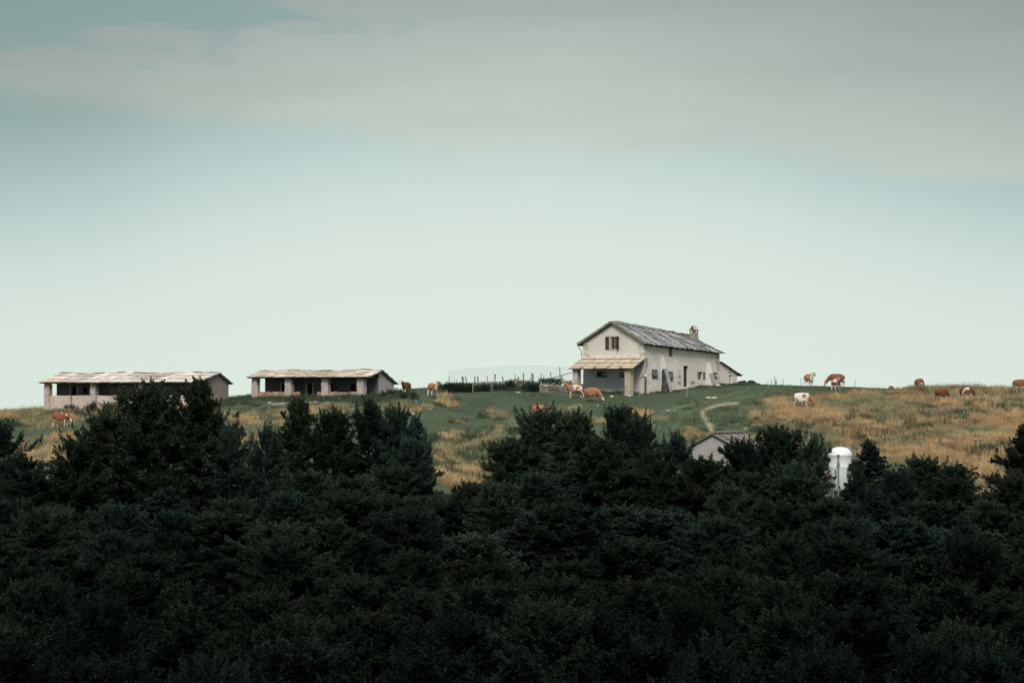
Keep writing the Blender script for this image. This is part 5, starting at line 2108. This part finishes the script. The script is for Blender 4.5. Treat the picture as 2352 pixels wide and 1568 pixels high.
def rock(px, py, s, mat, label, name='field_stone', group='loose stones on the pasture', flat=.6):
    p = hit(px, py)
    rr_ = random.Random(int(px * 7 + py))
    vs, fs = [], []
    n = 9
    for j, (zz_, rad) in enumerate(((-.1, .9), (.15, 1.0), (.45, .8), (.62, .35))):
        for k in range(n):
            a = 2 * math.pi * k / n
            r_ = s * rad * rr_.uniform(.75, 1.15)
            vs.append((p[0] + r_ * math.cos(a), p[1] + r_ * math.sin(a) * .7, p[2] + s * zz_ * flat * 1.6 + rr_.uniform(-.02, .02)))
    for j in range(3):
        for k in range(n):
            fs.append((j * n + k, j * n + (k + 1) % n, (j + 1) * n + (k + 1) % n, (j + 1) * n + k))
    fs.append(tuple(3 * n + k for k in range(n)))
    o = link_mesh(name, vs, fs, mat, None)
    tag(o, label, 'stone', group)


rock(*sz(1855, 1030), .48, M['white_stone'], 'big white boulder at the foot of the second buttress')
rock(*gz(912, 1450), .26, M['white_stone'], 'white block at the left foot of the rust-streaked pillar')
rock(*gz(1035, 1490), .22, M['white_stone'], 'small pale stone in front of the rust-streaked pillar')
rock(*gz(700, 1505), .24, M['white_stone'], 'flat pale stone in the grass under the porch')
rock(*z3(1235, 462), .34, M['white_stone'], 'long flat white stone below the overgrown wall', flat=.3)
rock(*z3(1290, 440), .16, M['white_stone'], 'small white stone beside the long flat one')
rock(1372, 0 + 932, .14, M['white_stone'], 'tiny white stone near the grazing tan cow')
rock(948, 950, .18, M['white_stone'], 'white stone on the grass between the dry tufts')
rock(956, 923, .14, M['white_stone'], 'small white stone below the red-flanked cow')
rock(1535, 943, .24, M['white_stone'], 'flat grey-white stone on the mown grass below the farmhouse', flat=.3)
rock(1550, 943.5, .16, M['white_stone'], 'small white stone right of the flat grey-white one', flat=.3)
pr = at((2950 + 40) / 1.7415 + 6, 878, 392)
q = MB()
for k in range(26):
    a = rr.uniform(-1.6, 1.6)
    s_ = rr.uniform(.2, .38)
    zc_ = float(zt(pr[0] + a, 391)) + max(0, .9 - abs(a + .5) * .55) * rr.uniform(.5, 1)
    c = np.array([pr[0] + a, 391 + rr.uniform(-.5, .5), zc_])
    q.box(lambda x_, y_, z_: c + np.array([x_ + .2 * z_, y_, z_]), -s_, s_, -s_, s_, -s_ * .8, s_ * .5)
hp = q.build('rubble_heap', M['heap'])
tag(hp, 'dark heap of rubble on the skyline behind the rear annex', 'heap', kind='stuff')


# ------------------------------------------------------------------ cows
def cow_skeleton(pose):
    V, Rd, E = [], [], []

    def add(p, r, parent=None):
        V.append(p)
        Rd.append(r)
        if parent is not None:
            E.append((parent, len(V) - 1))
        return len(V) - 1
    pel = add((-.62, 0, 1.06), (.33, .41))
    rump = add((-.90, 0, 1.12), (.24, .27), pel)
    mid = add((-.15, 0, .98), (.38, .48), pel)
    ch = add((.35, 0, .98), (.34, .47), mid)
    sh = add((.70, 0, 1.04), (.25, .36), ch)
    if pose == 'graze':
        nk = add((.98, 0, .92), (.17, .25), sh)
        nk2 = add((1.20, 0, .66), (.14, .19), nk)
        hd = add((1.36, 0, .44), (.14, .15), nk2)
        mz = add((1.50, 0, .20), (.09, .09), hd)
        add((1.54, 0, .10), (.075, .07), mz)
    else:
        nk = add((.98, 0, 1.24), (.17, .25), sh)
        nk2 = add((1.20, 0, 1.38), (.14, .19), nk)
        hd = add((1.40, 0, 1.42), (.14, .15), nk2)
        mz = add((1.62, 0, 1.27), (.09, .095), hd)
        add((1.72, 0, 1.20), (.075, .075), mz)
    for s_ in (-1, 1):
        f = .10 if s_ > 0 else -.12
        a = add((.56, .16 * s_, .80), (.13, .15), ch)
        b_ = add((.56 + f * .3, .17 * s_, .58), (.085, .095), a)
        c = add((.58 + f * .8, .17 * s_, .36), (.058, .06), b_)
        d = add((.57 + f, .17 * s_, .12), (.042, .045), c)
        add((.60 + f, .17 * s_, .02), (.058, .058), d)
        h_ = -.09 if s_ > 0 else .10
        a = add((-.70, .17 * s_, .88), (.16, .20), pel)
        b_ = add((-.62 + h_ * .4, .18 * s_, .68), (.10, .13), a)
        c = add((-.86 + h_, .18 * s_, .42), (.055, .065), b_)
        d = add((-.82 + h_, .18 * s_, .13), (.042, .045), c)
        add((-.78 + h_, .18 * s_, .02), (.058, .058), d)
    return V, Rd, E


def make_cow_mesh(pose):
    V, Rd, E = cow_skeleton(pose)
    me = bpy.data.meshes.new('tmp')
    me.from_pydata(V, E, [])
    o = bpy.data.objects.new('tmp', me)
    COL.objects.link(o)
    md = o.modifiers.new('s', 'SKIN')
    md.use_smooth_shade = True
    for i, sv in enumerate(me.skin_vertices[0].data):
        sv.radius = Rd[i]
        sv.use_root = (i == 0)
    sb = o.modifiers.new('u', 'SUBSURF')
    sb.levels = 2
    sb.render_levels = 2
    dg = bpy.context.evaluated_depsgraph_get()
    dg.update()
    ev = o.evaluated_get(dg)
    out = bpy.data.meshes.new_from_object(ev)
    bpy.data.objects.remove(o)
    n = len(out.vertices)
    co = np.zeros(n * 3, np.float32)
    out.vertices.foreach_get('co', co)
    co = co.reshape(-1, 3)
    x, y, z = co.T
    # breed markings: white face, white lower legs, white belly line
    if pose == 'graze':
        face = smooth01((.52 - z) / .12) * smooth01((x - 1.15) / .1)
    else:
        face = smooth01((x - 1.36) / .12)
    legs = smooth01((.58 - z) / .14) * (x < 1.1)
    belly = smooth01((.80 - z) / .1) * (np.abs(x - .0) < .62) * (np.abs(y) < .3)
    for nm, arr in (('pale', np.maximum(legs, belly * .9)), ('face', face)):
        a = out.attributes.new(nm, 'FLOAT', 'POINT')
        a.data.foreach_set('value', np.clip(arr, 0, 1).astype(np.float32))
    out.polygons.foreach_set('use_smooth', [True] * len(out.polygons))
    return out


COWM = {'graze': make_cow_mesh('graze'), 'stand': make_cow_mesh('stand')}
COWX = {k: min(v.co.x for v in m.vertices if v.co.z > .8) for k, m in COWM.items()}


def coat(brown, thresh, seed, scale=1.5, markings=1.0, white=(.68, .63, .55, 1), ends=False):
    m, t, b = base_mat('cow_coat')
    tco = t.node('ShaderNodeTexCoord')
    n = t.noise(tco.outputs['Object'], scale, 2.5, .5, '4D', w=float(seed))
    pale = t.node('ShaderNodeAttribute', attribute_name='pale').outputs['Fac']
    wmask = t.smooth(n, thresh - .02, thresh + .02)
    wmask = t.math('MAXIMUM', wmask, t.math('MULTIPLY', t.smooth(pale, .4, .6), markings))
    fc = t.node('ShaderNodeAttribute', attribute_name='face').outputs['Fac']
    wmask = t.math('MAXIMUM', wmask, t.smooth(fc, .4, .6))
    if ends:      # brown head and neck, brown rump
        sx_ = t.node('ShaderNodeSeparateXYZ')
        t.l.new(tco.outputs['Object'], sx_.inputs[0])
        xx_ = t.math('ADD', sx_.outputs[0], t.math('MULTIPLY', n, .5))
        e_ = t.math('MAXIMUM', t.smooth(xx_, 1.02, 1.10), t.smooth(t.math('MULTIPLY', xx_, -1.0), .38, .46))
        up = t.smooth(sx_.outputs[2], .55, .65)
        e_ = t.math('MULTIPLY', e_, t.math('MAXIMUM', up, t.smooth(sx_.outputs[0], .9, 1.0)))
        wmask = t.math('MULTIPLY', wmask, t.math('SUBTRACT', 1.0, e_))
    fine = t.noise(tco.outputs['Object'], 6, 3, .6)
    br = t.mix(t.smooth(fine, .3, .7), brown, tuple(c * .75 for c in brown[:3]) + (1,))
    wt = t.mix(t.smooth(fine, .35, .75), white, (.52, .46, .38, 1))
    t.l.new(t.mix(wmask, br, wt), b.inputs['Base Color'])
    b.inputs['Roughness'].default_value = .75
    b.inputs['Specular IOR Level'].default_value = .2
    return m


M['udder'] = mat_rough('udder_skin', (.55, .38, .32, 1), (.45, .30, .26, 1), 3.0, bump=.05)
M['horn'] = mat_rough('horn', (.55, .50, .40, 1), (.35, .32, .26, 1), 6.0, bump=.05)
RED = (.235, .085, .045, 1)
TAN = (.36, .165, .085, 1)
DARKRED = (.165, .06, .034, 1)


def cow(px, py, facing, pose, brown, thresh, seed, label, scale=1.0, markings=1.0, sink=0.0, yover=None, nscale=1.5, white=(.68, .63, .55, 1), roll=0, ends=False):
    """facing: degrees, 0 = to the right of the picture, 90 = away from the camera"""
    p = hit(px, py) if yover is None else at(px, py, yover)
    if yover is not None:
        p[2] = float(zt(p[0], yover))
    root = thing('cow', label, 'cow', (p[0], p[1], p[2] - sink), 'cows on the hilltop pasture')
    root.rotation_euler = (roll, 0, R(facing))
    root.scale = (scale * .86 * 1.3, scale * 1.3, scale * 1.3)
    me = COWM[pose].copy()
    me.materials.clear()
    cm_ = coat(brown, thresh, seed, nscale, markings, white, ends)
    me.materials.append(cm_)
    bd = bpy.data.objects.new('body', me)
    COL.objects.link(bd)
    bd.parent = root
    PORIG[root.name] = np.zeros(3)
    tl = MB()
    xr = COWX[pose] - .01
    tl.tube([(xr + .07, 0, 1.22), (xr - .01, 0, 1.12), (xr - .015, .02, .85), (xr + .0, .03, .6), (xr + .0, .03, .42)], [.04, .035, .025, .04, .015], 6)
    tl.build('tail', cm_, root, True)
    ud = MB()
    vs, fs = lathe([(.001, .50), (.10, .52), (.17, .60), (.19, .70), (.16, .80)], -.42, 0, 12)
    ud.add(vs, fs)
    ud.build('udder', M['udder'], root, True)
    if pose == 'graze':
        hx, hz, ex = 1.33, .56, (1.28, .56)
    else:
        hx, hz, ex = 1.36, 1.54, (1.33, 1.48)
    for s_ in (-1, 1):
        e = MB()
        e.hexa([(ex[0] - .02, .10 * s_, ex[1] - .03), (ex[0] + .05, .10 * s_, ex[1] - .02), (ex[0] + .03, .30 * s_, ex[1] - .04), (ex[0] - .03, .30 * s_, ex[1] - .05),
                (ex[0] - .04, .10 * s_, ex[1] + .06), (ex[0] + .03, .10 * s_, ex[1] + .07), (ex[0] + .02, .28 * s_, ex[1] + .03), (ex[0] - .03, .28 * s_, ex[1] + .02)])
        e.build('ear', cm_, root)
        h_ = MB()
        h_.tube([(hx, .07 * s_, hz - .02), (hx + .01, .12 * s_, hz + .02), (hx + .03, .14 * s_, hz + .07)], [.024, .018, .006], 6)
        h_.build('horn', M['horn'], root, True)
    return root


def zA(zx, zy):    # left cow crop = z1
    return z1(zx, zy)


cow(*z1(285, 692), 0, 'graze', RED, .60, 2.3, 'red and white cow grazing on the golden slope below the long shed', .98)
cow(*z2(1862, 380), 243, 'stand', DARKRED, .66, 5.1, 'dark red cow with white face looking left beside the short shed', .85)
cow(*z2(2165, 405), 62, 'stand', TAN, .53, 7.7, 'tan and white cow seen from behind at the end of the overgrown bushes', .95)
cow(gz(-60, 1530)[0] + 8, gz(0, 1530)[1], 192, 'stand', TAN, .52, 9.2, 'tan and white spotted cow standing before the porch with head up', .96, nscale=1.3)
cow(*gz(315, 1600), -28, 'graze', TAN, .85, 3.3, 'plain tan cow with white face grazing in front of the porch', .98, markings=.0)
cow(1241, 963, 160, 'graze', TAN, .80, 4.4, 'tan cow whose back shows over the treetops below the wall', .95, .9)
cow(*z5(1120, 428), 58, 'stand', TAN, .52, 12.1, 'pale tan spotted cow from behind on the crest, head turned right', .98, nscale=1.2)
cow(*z5(1560, 385), 172, 'graze', RED, .66, 15.0, 'red brown cow grazing leftwards on the crest behind another', 1.02)
cow(*z5(1545, 478), 62, 'graze', RED, .53, 18.6, 'red and white cow seen from behind in front of the crest cow', .95, nscale=1.2)
cow(*z5(1000, 755), -5, 'graze', TAN, .46, 21.5, 'mostly white cow with brown head grazing in the golden grass', 1.04, .6, nscale=1.4, ends=True)
cow((3500 + 255 / 3.946) / 1.7415, (1460 + 330 / 3.946) / 1.7415, 85, 'graze', RED, .50, 25.0, 'cow of which only the striped back rises behind the crest', .8, sink=.88)
cow((3500 + 700 / 3.946) / 1.7415, (1460 + 345 / 3.946) / 1.7415, 55, 'graze', RED, .62, 28.0, 'red cow seen from behind on the skyline with head down right', .95, sink=.12)
cow((3500 + 1050 / 3.946) / 1.7415, (1460 + 580 / 3.946) / 1.7415, 35, 'graze', DARKRED, .72, 31.0, 'solid red brown cow grazing in the golden grass below the skyline', .95, .3)
cow((3500 + 1440 / 3.946) / 1.7415, (1460 + 545 / 3.946) / 1.7415, 20, 'graze', DARKRED, .62, 34.0, 'dark red and white cow grazing right of the solid brown one', .90)
cow((3500 + 2290 / 3.946) / 1.7415, (1460 + 372 / 3.946) / 1.7415, 0, 'graze', RED, .68, 37.0, 'red cow on the skyline cut by the right picture edge', 1.0, sink=.12)
